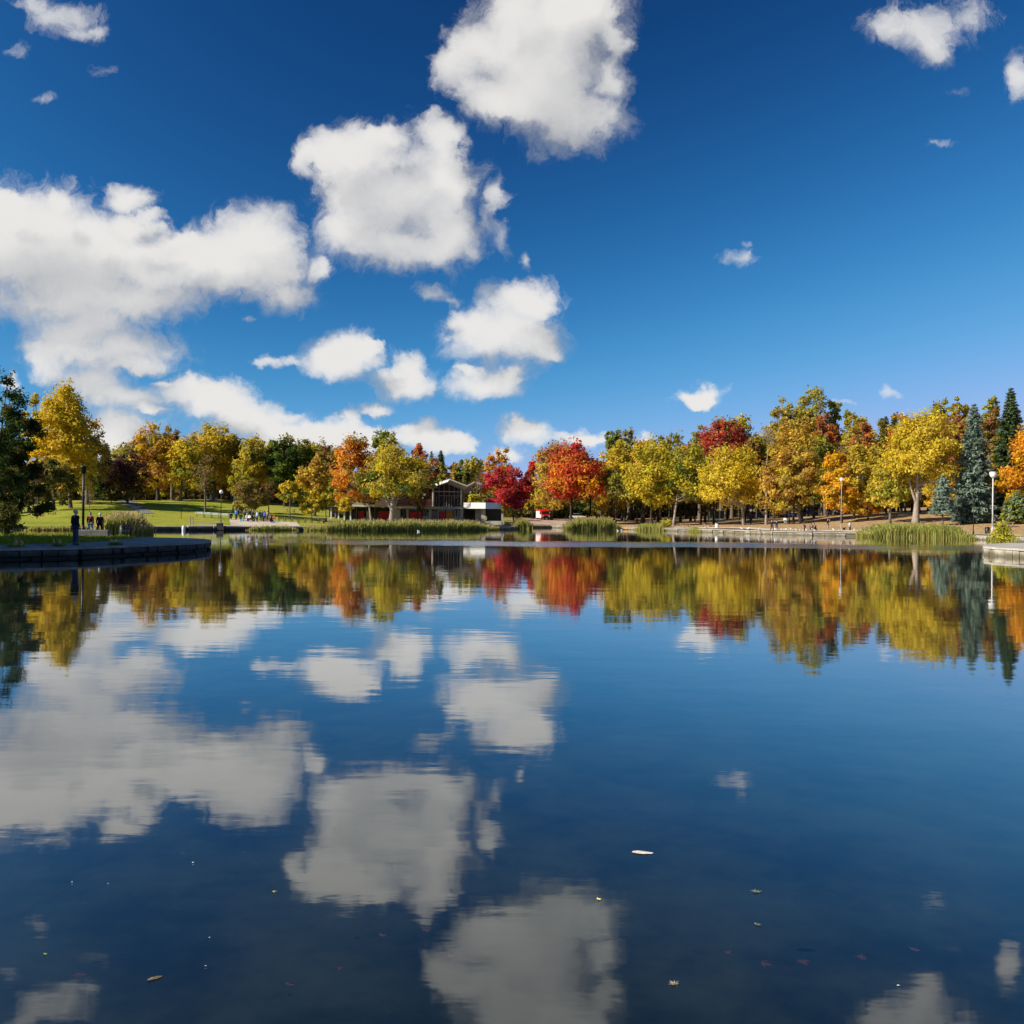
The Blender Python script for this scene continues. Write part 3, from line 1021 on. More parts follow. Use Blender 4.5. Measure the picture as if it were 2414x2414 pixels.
    tree('small_maple', 'small bright yellow tree left of the white columns', 733, 1153, 22, 1206, 150, 'oval', ('Y2', 'YG'), 735, 1.3)
    tree('small_maple', 'small lime green tree touching the left wing of the chalet', 768, 1160, 21, 1202, 152, 'oval', ('YG', 'LG'), 768, 1.3)
    tree('small_maple', 'small pale yellow tree in front of the white columns', 812, 1166, 20, 1206, 152, 'oval', ('Y2', 'YG', 'LY'), 815, 1.6)
    tree('gold_tree', 'golden orange tree standing left of the red orange maple', 742, 1080, 42, 1172, 168, 'oval', ('GO', 'BR', 'Y2', 'GO'), 742)
    tree('gold_tree', 'brownish gold tree with open top behind the red orange maple', 782, 1046, 34, 1140, 182, 'up', ('GO', 'BR', 'OL'), 782)
    tree('green_tree', 'green tree tucked under the left side of the red orange maple', 792, 1115, 24, 1192, 166, 'oval', ('G', 'LG', 'OL'), 792)
    tree('red_maple', 'large red orange maple with slim pale trunk left of the chalet', 838, 1028, 54, 1186, 157, 'egg', ('OR', 'RO', 'OR', 'RO', 'OL'), 876, 2.6, BARK_PALE, dens=58)
    tree('poplar', 'tall green poplar top above the big yellow green maple', 906, 1008, 32, 1110, 178, 'up', ('G', 'LG', 'OL'), 906)
    tree('big_maple', 'big yellow green maple with thick pale forked trunk in front of the chalet', 934, 1042, 84, 1180, 151, 'dome', ('YG', 'YG', 'LY', 'OL', 'G'), 922, 6.2, BARK_PALE, dens=58, fork=(-.5, .45))
    tree('red_tree', 'red orange tree top right of the big yellow green maple', 984, 1046, 26, 1140, 178, 'egg', ('RO', 'RO', 'BR'), 984)
    tree('red_tree', 'dark red tree at the left gable end of the chalet roof', 1005, 1082, 26, 1180, 174, 'oval', ('MAR', 'RB', 'RO'), 1005)
    tree('rust_tree', 'dark small tree with scattered orange leaves before the chalet, left of the double globe lamp', 984, 1118, 27, 1196, 158, 'oval', ('BRD', 'OLD', 'RO', 'OLD'), 984, 2, BARK_DARK)
    # ---- behind the chalet
    tree('pine', 'slim dark pine left of the twin behind the chalet', 1016, 1064, 13, 1160, 232, 'cone', ('DG', 'GBD'), 1016)
    tree('pine', 'bushier dark pine right of the twin behind the chalet', 1038, 1062, 19, 1160, 232, 'cone', ('DG', 'G'), 1038)
    tree('olive_tree', 'dark olive tree directly above the chalet ridge', 1036, 1095, 24, 1170, 214, 'dome', ('OLD', 'OL', 'LG'), 1036)
    tree('peach_tree', 'peach coloured tree between the pines and the green tree behind the chalet', 1072, 1080, 22, 1170, 232, 'oval', ('PE', 'GO', 'BR'), 1072)
    tree('green_tree', 'round green tree above the right slope of the chalet roof', 1092, 1086, 23, 1165, 216, 'oval', ('G', 'OLD', 'G'), 1092)
    tree('olive_tree', 'yellow olive tree on the skyline behind the chalet', 1115, 1072, 26, 1150, 236, 'oval', ('YG', 'OL', 'LG'), 1115)
    tree('bare_tree', 'grey brown bare tree left of the crimson maple', 1130, 1090, 22, 1170, 205, 'bare', ('TAN', 'BR'), 1130, 1.8, TWIG, dens=22)
    tree('shrub', 'lime yellow shrub beside the white canopy of the chalet', 1120, 1163, 16, 1196, 196, 'dome', ('YG', 'LG'), 1120, cat='shrub')
    tree('peach_tree', 'peach orange tree rising behind the crimson maple', 1172, 1062, 32, 1180, 218, 'oval', ('PE', 'OR', 'GO'), 1172)
    tree('crimson_maple', 'crimson maple with spreading crown over the white canopy', 1194, 1096, 51, 1200, 168, 'dome', ('CR', 'R', 'CR', 'MAR', 'R'), 1212, 1.8, BARK_DARK, dens=66)
    # ---- right bank, from the van on
    tree('orange_maple', 'broad brown orange tree behind the red maple right of the van', 1318, 1030, 72, 1185, 214, 'dome', ('BR', 'GO', 'OL', 'RB'), 1300, 3)
    tree('red_tree', 'small scarlet tree top left of the broad brown orange tree', 1256, 1084, 20, 1160, 222, 'egg', ('R', 'RO'), 1256)
    tree('lime_tree', 'lime green bushy tree behind the parked van', 1275, 1150, 30, 1206, 236, 'dome', ('YG', 'LG', 'YG'), 1275)
    tree('lime_tree', 'lime green bushy tree in the gap left of the van', 1240, 1160, 24, 1212, 240, 'dome', ('LG', 'YG', 'OL'), 1240)
    tree('scarlet_maple', 'scarlet and orange maple right of the parked van', 1352, 1052, 70, 1192, 190, 'egg', ('R', 'R', 'R', 'RO', 'OR'), 1345, 3, BARK_DARK, dens=64)
    tree('yellow_maple', 'yellow maple wedged between the scarlet maple and the golden green maple', 1442, 1040, 42, 1205, 198, 'oval', ('Y2', 'GO', 'YG', 'OLD'), 1440, 4, BARK_DARK)
    tree('poplar', 'green poplar on the skyline above the yellow maple', 1447, 1010, 24, 1120, 226, 'up', ('LG', 'G', 'OL'), 1447)
    tree('poplar', 'grey green poplar right of its neighbour on the skyline', 1482, 1016, 24, 1150, 230, 'up', ('OL', 'TAN', 'LG'), 1482)
    tree('rust_tree', 'rusty red tree top behind the golden green maple', 1516, 1032, 30, 1120, 202, 'oval', ('RB', 'RO', 'OL'), 1516)
    tree('golden_maple', 'golden green maple with low spreading skirt on the right shore', 1542, 1044, 66, 1192, 174, 'dome', ('Y2', 'YG', 'YG', 'LG', 'GO'), 1535, 3, BARK_DARK, dens=60)
    tree('green_maple', 'greener maple between two yellow maples with slim pale trunk', 1622, 1040, 56, 1180, 170, 'oval', ('YG', 'LG', 'OL', 'G'), 1587, 2.8, BARK_PALE, dens=56)
    tree('yellow_maple', 'bright yellow maple with a drooping left branch and two leaning trunks', 1728, 1048, 82, 1190, 160, 'dome', ('Y', 'YG', 'Y2', 'LY', 'YG'), 1754, 3.4, BARK_PALE, dens=60)
    tree('maroon_tree', 'maroon tree above the bright yellow maple', 1702, 988, 56, 1090, 198, 'oval', ('MAR', 'MAR', 'R', 'RB'), 1700)
    tree('olive_tree', 'olive green tree crest just above the maroon tree', 1725, 972, 42, 1080, 216, 'up', ('OL', 'LG', 'YG'), 1725)
    tree('olive_tree', 'small olive tree crest left of the maroon tree', 1650, 1003, 24, 1090, 218, 'up', ('OL', 'LG'), 1650)
    tree('orange_tree', 'faded orange tree top right of the maroon tree', 1768, 1016, 24, 1100, 188, 'oval', ('OR', 'BR', 'OL'), 1768)
    tree('bare_trunk_tree', 'tall pale bare trunk with thin grey branches right of the bright yellow maple', 1806, 985, 38, 1060, 152, 'bare', ('TAN', 'OL'), 1806, 2.8, BARK_PALE, dens=10)
    tree('tall_poplar', 'tallest poplar of the right bank with open olive crown', 1902, 908, 46, 1080, 204, 'up', ('OL', 'LG', 'OL', 'TAN'), 1900, dens=44)
    tree('tall_poplar', 'left shoulder poplar beside the tallest one', 1848, 938, 32, 1090, 200, 'up', ('OL', 'OL', 'GO'), 1848, dens=44)
    tree('tall_poplar', 'right shoulder poplar beside the tallest one', 1962, 938, 22, 1050, 206, 'up', ('LG', 'OL'), 1962, dens=40)
    tree('amber_maple', 'amber maple with layered branches behind the couple on the shore path', 1868, 985, 62, 1190, 150, 'egg', ('GO', 'BR', 'GO', 'OL', 'YG'), 1886, 2.8, BARK, dens=60)
    tree('red_tree', 'brick red tree top right of the amber maple', 1944, 976, 28, 1060, 186, 'oval', ('RB', 'RO', 'BR'), 1944)
    tree('green_tree', 'fresh green tree between the amber maple and the bright orange maple', 1936, 1034, 30, 1120, 172, 'oval', ('LG', 'G', 'LG'), 1936)
    tree('olive_tree', 'yellow olive tree on the skyline right of the tallest poplar', 2018, 970, 30, 1080, 196, 'oval', ('YG', 'OL'), 2018)
    tree('slim_tree', 'slim pointed olive tree on the skyline right of the tallest poplar', 1998, 962, 12, 1060, 202, 'egg', ('OL', 'LG'), 1998)
    tree('bare_tree', 'grey brown bare tree above the bright orange maple', 1982, 1025, 26, 1110, 168, 'bare', ('TAN', 'BR'), 1982, 1.6, TWIG, dens=24)
    tree('red_tree', 'brick red tree top left of the biggest yellow maple', 2030, 1000, 28, 1090, 172, 'oval', ('RB', 'RO', 'BR'), 2032)
    tree('flame_maple', 'bright flame orange maple behind the grey lamp post', 1970, 1050, 40, 1204, 142, 'egg', ('OR', 'Y', 'OR', 'GO'), 1985, 2.2, BARK_DARK, dens=64)
    tree('flame_maple', 'low yellow orange maple branch right of the grey lamp post', 2040, 1165, 40, 1206, 143, 'dome', ('Y', 'GO', 'OR'), 2046, 2, BARK_DARK, dens=66)
    tree('yellow_maple', 'yellow green maple between the flame orange maple and the biggest yellow maple', 2035, 1045, 56, 1185, 150, 'oval', ('YG', 'LY', 'YG', 'OL'), 2012, 2.6, BARK, dens=58)
    tree('great_maple', 'biggest yellow maple with thick pale forked trunk on the right bank', 2168, 946, 84, 1150, 132, 'dome', ('Y2', 'YG', 'LY', 'Y2', 'YG'), 2158, 6.6, BARK_PALE, dens=66, fork=(-.5, .5))
    tree('yellow_maple', 'small yellow green maple tucked under the left side of the biggest yellow maple', 2095, 1088, 40, 1186, 134, 'oval', ('YG', 'LY', 'LG'), 2098, 3, BARK, dens=58)
    tree('orange_tree', 'orange leaved small tree behind the small blue spruce', 2208, 1120, 36, 1190, 145, 'oval', ('GO', 'OR', 'YG'), 2208, dens=50)
    tree('pine', 'dark pine on the skyline left of the biggest yellow maple', 2084, 982, 22, 1080, 212, 'cone', ('DG', 'GBD'), 2086)
    tree('pine', 'taller dark pine touching the crown of the biggest yellow maple', 2106, 974, 22, 1080, 210, 'cone', ('DG', 'G'), 2106)
    tree('olive_tree', 'olive tree behind the right shoulder of the biggest yellow maple', 2214, 936, 30, 1080, 202, 'up', ('OL', 'LG', 'OL'), 2214)
    tree('rust_tree', 'rust red tree behind the left edge of the tall blue spruce', 2244, 966, 26, 1110, 180, 'oval', ('RB', 'RO', 'OL'), 2244)
    tree('olive_tree', 'olive tree crest just left of the tip of the tall blue spruce', 2264, 934, 22, 1060, 198, 'up', ('OL', 'YG'), 2264)
    tree('blue_spruce', 'tall blue green spruce behind the white lamp post', 2294, 952, 47, 1220, 128, 'cone', ('GB', 'GB', 'GBD'), 2294, 2.4)
    tree('blue_spruce', 'small silvery blue spruce with bare lower trunk', 2222, 1122, 29, 1204, 125, 'cone', ('GB', 'GB'), 2222, 1.7, dens=1.3)
    tree('red_tree', 'reddish brown tree between the tall blue spruce and the dark spruce', 2334, 950, 26, 1110, 178, 'oval', ('RB', 'BR', 'OL'), 2334)
    tree('olive_tree', 'olive tree top right of the tall blue spruce', 2330, 925, 22, 1050, 192, 'up', ('OL', 'LG'), 2330)
    tree('dark_spruce', 'tall dark green spruce at the right edge', 2384, 914, 47, 1208, 138, 'cone', ('G', 'DG', 'GBD'), 2380, 2.4)
    tree('dark_spruce', 'short green spruce with wide skirt below the orange maple at the right edge', 2388, 1160, 38, 1222, 122, 'cone', ('GB', 'G', 'LG'), 2398, 2.8, dens=1.2)
    tree('orange_maple', 'orange maple cut by the right edge of the picture', 2440, 990, 66, 1180, 124, 'egg', ('OR', 'OR', 'Y', 'RO'), 2450, 3, dens=64)
    tree('lime_tree', 'yellow lime tree low behind the white lamp post', 2335, 1130, 26, 1195, 150, 'oval', ('YG', 'Y2'), 2335)
    tree('shrub', 'rounded yellow green shrub at the water by the stone landing on the right', 2362, 1232, 24, 1284, 71, 'dome', ('LG', 'YG', 'G'), 2360, cat='shrub', base=1286)
    tree('shrub', 'small round green shrub at the end of the right reed clump', 1572, 1228, 11, 1244, 160, 'dome', ('LG', 'YG'), 1572, cat='shrub')
    tree('shrub', 'dark bushes beside the black opening of the white canopy', 1225, 1190, 26, 1222, 205, 'dome', ('OLD', 'DG', 'BRD'), 1225, cat='shrub')
    tree('shrub', 'dark shrub below the purple brown tree at the hill path', 262, 1160, 24, 1180, 165, 'dome', ('DG', 'OLD'), 262, cat='shrub')

    # ---- the continuous wood behind the rows of single trees
    lab = 'golden or olive tree of the close wood along the left hill crest'
    for i in range(17):
        cx = 322 + i * 27.5 + R.uniform(-7, 7)
        tree('crest_tree', lab, cx, R.uniform(1026, 1056), R.uniform(32, 42), 1160, R.uniform(196, 208), 'oval', R.choice([('GO', 'OL', 'YG'), ('OL', 'YG', 'LG'), ('GO', 'RB', 'OL'), ('Y2', 'OL', 'GO'), ('OLD', 'OL', 'BR')]),
             cx, 2.4, BARK_DARK, dens=44, group='trees of the left hill crest')
    lab = 'autumn tree of the close wood filling the skyline behind the right bank maples'
    for i in range(31):
        cx = 1462 + i * 30 + R.uniform(-8, 8)
        top = R.uniform(1022, 1052) if cx < 1800 else R.uniform(988, 1022) if cx < 2080 else R.uniform(962, 990)
        tree('crest_tree', lab, cx, top, R.uniform(30, 40), 1165, R.uniform(214, 236) if cx < 1850 else R.uniform(188, 212), 'oval',
             R.choice([('GO', 'OL', 'YG'), ('OL', 'YG', 'LG'), ('RB', 'OL', 'BR'), ('Y2', 'OL', 'GO'), ('OLD', 'OL', 'LG'), ('BR', 'GO', 'RO')]), cx, 2.4, BARK_DARK, dens=44, group='trees of the right bank skyline')
    NR.seed(77)

    # ---- the shaded wood behind the right front row: clear trunks under joined crowns
    lab = 'dark trunked tree standing in the shade of the wood behind the right shore'
    for i in range(64):
        cx = 1388 + i * 16.6 + R.uniform(-6, 6)
        D = R.uniform(176, 236) if cx < 1850 else R.uniform(148, 200)
        tree('wood_tree', lab, cx, R.uniform(1078, 1120), R.uniform(24, 34), R.uniform(1172, 1190), D, 'oval',
             R.choice([('OL', 'OLD', 'YG'), ('OLD', 'BR', 'DG'), ('GO', 'OL', 'BR'), ('LG', 'OLD')]), cx + R.uniform(-4, 4), R.uniform(1.5, 3.0), BARK_DARK,
             dens=34, group='trees of the shaded wood on the right')
    # ---- the wood that closes the view far behind
    lab = 'bushy tree of the far wood seen in the gaps behind the front trees'
    cx = -90
    while cx < 2520:
        D = R.uniform(238, 275)
        if cx < 560:
            D = R.uniform(212, 240)
        pal = R.choice([('OL', 'OLD', 'BR'), ('OLD', 'DG', 'OL'), ('YG', 'OL', 'LG'), ('BR', 'RB', 'OL'), ('DG', 'OLD')])
        top = R.uniform(1108, 1140)
        if cx > 1750:
            top = R.uniform(1010, 1060)
        elif cx < 750:
            top = R.uniform(1060, 1100)
        tree('far_tree', lab, cx, top, R.uniform(28, 38), 1226 if 1150 < cx < 1800 else 1200, D, 'dome', pal, cx, 2, BARK_DARK, dens=26, leaf=.55, group='trees of the far wood')
        cx += R.uniform(27, 38)
    # ---- more of the left bank's grove, beyond the picture, which shades the walk
    for k, (x, y, h, r) in enumerate(((-33, 40, 15, 4.4), (-36, 45, 17, 4.6), (-39.5, 50.5, 17, 4.6), (-36, 37, 16, 4.6), (-41, 42, 19, 5.5), (-45, 47, 20, 5.5), (-34.5, 48.5, 13, 3.6), (-31.5, 37.5, 12, 3.4), (-43, 36, 20, 5.5), (-38, 32.5, 14, 4), (-37, 53.5, 13, 3.8), (-33.5, 45, 12, 3.4), (-46, 51, 20, 5.0))):
        a, b = make_crown(r, 1.8, h, 'oval', ('DG', 'G', 'OLD'), 60, .34, .3, BARK_DARK)
        t = empty('dark_tree', (x, y, zg(x, y)), 'dark green tree of the grove on the left bank beyond the picture edge', 'tree', 'trees of the grove beyond the left edge')
        link('trunk', a, BARK_DARK, t)
        link('crown', b, LEAF, t)


plant_trees()


def undergrowth():
    """bushes and saplings between the far trunks, one mass"""
    P, C, Ls = [], [], []
    px = -140.0
    pals = [('OLD', 'DG'), ('OL', 'OLD'), ('YG', 'OL'), ('BRD', 'OLD'), ('DG', 'DG'), ('OLD', 'BR')]
    while px < 2560:
        for row in range(2):
            D = R.uniform(246, 262) + 22 * row
            if px < 600:
                D -= 26
            q = px + R.uniform(-12, 12)
            g_ = G(q, D)
            hh = R.uniform(3.2, 6.5) + 2.0 * row
            r_ = R.uniform(2.0, 3.6)
            n = int(170 * hh / 4)
            pal = R.choice(pals)
            o = NR.normal(size=(n, 3)) * np.array([r_ * .6, 1.2, hh * .30])
            o[:, 2] = np.abs(o[:, 2] + hh * .42)
            P.append(o + np.array(g_))
            cc = np.array([PAL[k] for k in pal])
            C.append(cc[NR.randint(0, len(cc), n)] * NR.uniform(.6, 1.2, (n, 1)))
            Ls.append(NR.uniform(.35, .75, n))
        px += R.uniform(11, 17)
    P, C, L = np.concatenate(P), np.concatenate(C), np.concatenate(Ls)
    N = blob_dirs(len(P)) * .7 + np.array([0, -.5, .4])
    N /= np.linalg.norm(N, axis=1)[:, None]
    V, Q = cards(P, N, L, L * .6)
    o = link('undergrowth', np_mesh('undergrowth', V, Q, col=C), LEAF)
    tag(o, 'dim olive undergrowth of the far wood closing the gaps between the trunks', 'undergrowth', kind='stuff')


undergrowth()


# ------------------------------------------------------------------ reeds and grass
def reed_bed(label, edge, depth, h, n, plume=.3, cols=('REED', 'REED2'), name='reed_bed'):
    """edge: polyline on the plan; blades and stalks scattered in a band round it"""
    E = np.array(edge)
    seg = np.linalg.norm(np.diff(E, axis=0), axis=1)
    cum = np.concatenate([[0], np.cumsum(seg)])
    t = NR.uniform(0, cum[-1], n)
    bx = np.interp(t, cum, E[:, 0])
    by = np.interp(t, cum, E[:, 1])
    clump = .62 + .38 * np.sin(t * 1.7 + np.sin(t * .6) * 2) * np.sin(t * .43 + 1)
    endf = np.clip(np.minimum(t, cum[-1] - t) / max(1.2, cum[-1] * .16), .30, 1) ** .8
    x = bx + NR.uniform(-.3, .3, n)
    y = by + NR.uniform(-depth * .35, depth * .65, n)
    H = h * NR.uniform(.50, 1.10, n) * (.72 + .28 * clump) * endf
    z0 = np.full(n, -.15)
    lean = NR.normal(size=(n, 2)) * .21
    wd = NR.uniform(.025, .065, n)
    ang = NR.uniform(0, PI, n)
    d = np.stack([np.cos(ang), np.sin(ang)], 1)
    base = np.stack([x, y, z0], 1)
    mid = base + np.stack([lean[:, 0] * H * .4, lean[:, 1] * H * .4, H * .6 + .15], 1)
    bend = NR.uniform(.1, .45, n)
    tip = base + np.stack([lean[:, 0] * H * (1 + bend), lean[:, 1] * H * (1 + bend), H + .15 - bend * .12 * H], 1)
    wv = np.concatenate([d, np.zeros((n, 1))], 1)
    V = np.stack([base - wv * wd[:, None], base + wv * wd[:, None], mid + wv * wd[:, None] * 1.3, mid - wv * wd[:, None] * 1.3, tip + wv * wd[:, None] * .3, tip - wv * wd[:, None] * .3], 1).reshape(-1, 3)
    k = np.arange(n) * 6
    Q1 = np.stack([k, k + 1, k + 2, k + 3], 1)
    Q2 = np.stack([k + 3, k + 2, k + 4, k + 5], 1)
    ca, cb = np.array(PAL[cols[0]]), np.array(PAL[cols[1]])
    m_ = (clump * .6 + NR.uniform(0, .5, n))[:, None]
    cc = (ca * (1 - m_) + cb * m_) * NR.uniform(.7, 1.25, (n, 1))
    low = np.array(PAL['STRAW']) * NR.uniform(.6, 1.1, (n, 1))
    col1 = cc * .6 + low * .4
    # seed plumes
    np_ = int(n * plume)
    s = NR.choice(n, np_, replace=False)
    N = blob_dirs(np_)
    N[:, 2] *= .3
    N /= np.linalg.norm(N, axis=1)[:, None]
    T = np.stack([lean[s, 0] * 1.5, lean[s, 1] * 1.5, np.ones(np_)], 1)
    B = np.cross(N, T)
    P = tip[s] + np.array([0, 0, .08])
    Vp = np.stack([P + T * .2, P + B * .06, P - T * .16, P - B * .06], 1).reshape(-1, 3)
    colp = np.array(PAL['PLUME']) * NR.uniform(.7, 1.2, (np_, 1))
    me = np_mesh('reeds', np.concatenate([V, Vp]), np.concatenate([Q1, Q2, np.arange(4 * np_).reshape(-1, 4) + len(V)]), col=np.concatenate([col1, cc, colp]))
    o = link(name, me, LEAF)
    return tag(o, label, 'reeds', 'reed beds along the shore')


PAL.update(REED=(.30, .38, .07), REED2=(.48, .46, .12), REEDD=(.10, .15, .03), STRAW=(.34, .24, .09), PLUME=(.52, .36, .20), GRASS=(.22, .28, .03), GRASS2=(.34, .34, .05))


def shore(px0, px1, off, n=24):
    """points along the far shore line, moved 'off' metres towards the camera"""
    out = []
    fx = [p[0] for p in FAR]
    fd = [p[1] for p in FAR]
    for k in range(n + 1):
        px = px0 + (px1 - px0) * k / n
        out.append(gp(px, float(np.interp(px, fx, fd)) - off))
    return out


def plant_reeds():
    reed_bed('clump of tall tan plumed reeds in the cove behind the two men', [gp(px, 94 + .02 * (px - 240)) for px in range(236, 334, 8)], 5, 2.3, 2600, .5)
    reed_bed('long belt of green reeds in front of the chalet', shore(725, 1120, 1.5, 40) + [gp(1150, 146), gp(1172, 148)], 5.0, 1.6, 9000, .22)
    reed_bed('rounded tuft of reeds left of the parked van', [gp(px, 163) for px in range(1210, 1256, 6)], 5, 2.3, 1900, .3)
    reed_bed('wide feathery reed clump right of the parked van', [gp(px, 164 + .02 * (px - 1330)) for px in range(1332, 1468, 8)], 6, 2.3, 4200, .3)
    reed_bed('low green reeds under the golden green maple', shore(1500, 1566, 1.2), 3, 1.35, 1900, .05)
    reed_bed('small low reed tuft between the two slim trunks on the right shore', shore(1626, 1652, 1.0), 2, 1.05, 600, .05)
    reed_bed('large green reed bed in front of the biggest yellow maple', shore(2030, 2282, 1.8), 5, 1.95, 7600, .08)
    reed_bed('thin grasses in the water before the sandy quay', shore(585, 700, .9), 1.6, .75, 700, .05)
    reed_bed('low straw coloured water grass at the foot of the mound on the left', shore(60, 235, .8), 2.0, .6, 900, .0, ('STRAW', 'REED2'))
    reed_bed('sparse water grass along the stone edge right of the shrub', shore(2330, 2410, .8), 2, .9, 500, .05)

    for px, D, hh, lb in ((38, 42.4, .30, 'weed tuft growing on the edge of the walk near the left edge of the picture'), (139, 43.6, .34, 'weed tuft on the edge of the walk just left of the man in black jacket'),
                          (272, 46.4, .30, 'brownish weed tuft on the edge of the walk right of the man in black jacket')):
        o = reed_bed(lb, [gp(px - 5, D), gp(px + 5, D + .1)], .3, hh, 90, .05, ('REEDD', 'REED2') if px < 250 else ('STRAW', 'REED'), 'weed_tuft')
        o.location.z = .58
        o['category'] = 'weeds'
        o['group'] = 'weeds on the stone walk'


plant_reeds()


def grass_blades():
    pts = []
    while len(pts) < 9000:
        px, D = R.uniform(-130, 335), R.uniform(43, 75)
        x, y = gp(px, D)
        if in_poly(x, y, LAKE) or in_poly(x, y, WALK):
            continue
        pts.append((x, y, zg(x, y)))
    P = np.array(pts)
    n = len(P)
    a = NR.uniform(0, PI, n)
    d = np.stack([np.cos(a), np.sin(a), np.zeros(n)], 1) * NR.uniform(.03, .07, (n, 1))
    patch = .6 + .8 * np.clip(np.sin(P[:, 0] * 1.3) * np.sin(P[:, 1] * .9 + P[:, 0] * .4), 0, 1)
    h = NR.uniform(.07, .2, n) * patch
    tip = P + np.stack([NR.normal(size=n) * .05, NR.normal(size=n) * .05, h], 1)
    V = np.stack([P - d, P + d, tip + d * .2, tip - d * .2], 1).reshape(-1, 3)
    m_ = NR.uniform(0, 1, (n, 1))
    col = np.array(PAL['GRASS']) * (1 - m_) + np.array(PAL['GRASS2']) * m_
    o = link('grass', np_mesh('grass', V, np.arange(4 * n).reshape(n, 4), col=col), LEAF)
    tag(o, 'rough shaded grass on the verge between the walk and the cove at left', 'grass', kind='stuff')

# ------------------------------------------------------------------ walks, walls, quays
WALKPTS = LJET[:14] + [(352, 62.2), (330, 60.4), (300, 56.5), (250, 52.6), (175, 49.0), (100, 46.9), (0, 45.2), (-150, 43)]
WALK = [gp(*p) for p in WALKPTS]
grass_blades()


def slab(name, pts, z0, z1, m_, label, cat, kind=None):
    b = MB()
    n = len(pts)
    top = [b.bm.verts.new((x, y, z1)) for x, y in pts]
    bot = [b.bm.verts.new((x, y, z0)) for x, y in pts]
    f = b.bm.faces.new(top)
    for k in range(n):
        b.bm.faces.new((top[k], bot[k], bot[(k + 1) % n], top[(k + 1) % n]))
    bmesh.ops.triangulate(b.bm, faces=[f])
    o = b.build(name, m_)
    return tag(o, label, cat, kind=kind)


def ribbon(name, A, B, dz, m_, label, nx=24, ny=3, kind='structure', cat='path'):
    """a thin sheet draped over the ground between two polylines on the plan"""
    A, B = np.array(A, float), np.array(B, float)

    def res(P):
        c = np.concatenate([[0], np.cumsum(np.linalg.norm(np.diff(P, axis=0), axis=1))])
        t = np.linspace(0, c[-1], nx + 1)
        return np.stack([np.interp(t, c, P[:, 0]), np.interp(t, c, P[:, 1])], 1)
    a, b = res(A), res(B)
    V, Q = [], []
    for j in range(ny + 1):
        f = j / ny
        for i in range(nx + 1):
            x, y = a[i] * (1 - f) + b[i] * f
            V.append((x, y, zg(x, y) + dz))
    for j in range(ny):
        for i in range(nx):
            k = j * (nx + 1) + i
            Q.append((k, k + 1, k + nx + 2, k + nx + 1))
    o = link(name, np_mesh(name, V, Q, smooth=True), m_)
    return tag(o, label, cat, kind=kind)


def block_wall(name, label, pts, z0, z1, courses, blk, m_, depth=.9, inset=.12, cop=None, copz=.1, copw=1.0):
    """a low retaining wall of stone courses with a coping"""
    root = empty(name, (pts[0][0], pts[0][1], 0), label, 'wall', 'retaining walls round the lake')
    off = Vector((-pts[0][0], -pts[0][1], 0))
    b, c = MB(), MB()
    hc = (z1 - z0) / courses
    for i in range(len(pts) - 1):
        p, q = Vector(pts[i]), Vector(pts[i + 1])
        d = q - p
        L = d.length
        ang = math.atan2(d.y, d.x)
        rot = Matrix.Rotation(ang, 3, 'Z')
        nrm = Vector((-d.y, d.x)).normalized()
        for j in range(courses):
            n = max(1, round(L / blk))
            cuts = [0] + [(k + R.uniform(-.18, .18) + (.25 if j % 2 else -.2)) * L / n for k in range(1, n)] + [L]
            for k in range(n):
                l = cuts[k + 1] - cuts[k]
                mid = p + d.normalized() * (cuts[k] + l / 2) - nrm * (R.uniform(-.09, .09) + .07 * (courses - 1 - j)) * INW
                b.box((mid.x, mid.y, z0 + hc * (j + .5)), (l - .035, depth, hc - .03), .02, rot)
        if cop:
            n = max(1, round(L / (blk * 1.6)))
            for k in range(n):
                mid = p + d * ((k + .5) / n)
                c.box((mid.x, mid.y, z1 + copz / 2 + .003), (L / n - .02, copw, copz), .015, rot)
    b.build('stone_courses', m_, root, off)
    if cop:
        c.build('coping', cop, root, off)
    return root


INW = 1.0
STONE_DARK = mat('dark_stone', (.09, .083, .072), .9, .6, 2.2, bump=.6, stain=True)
SAND = mat('sandy_paving', (.56, .46, .34), .95, .25, .5, bump=.1, spec=.1)
GRAVEL = mat('gravel_path', (.42, .36, .30), .95, .3, .8, spec=.1)
ROADM = mat('asphalt', (.20, .19, .18), .9, .25, .6, spec=.15)
WALKM = mat('worn_concrete', (.25, .235, .215), .9, .35, 1.1, bump=.1)


def outset(pts, d):
    """move a polyline sideways"""
    out = []
    for i, p in enumerate(pts):
        a, b = Vector(pts[max(i - 1, 0)]), Vector(pts[min(i + 1, len(pts) - 1)])
        t = (b - a).normalized()
        out.append((p[0] + t.y * d, p[1] - t.x * d))
    return out


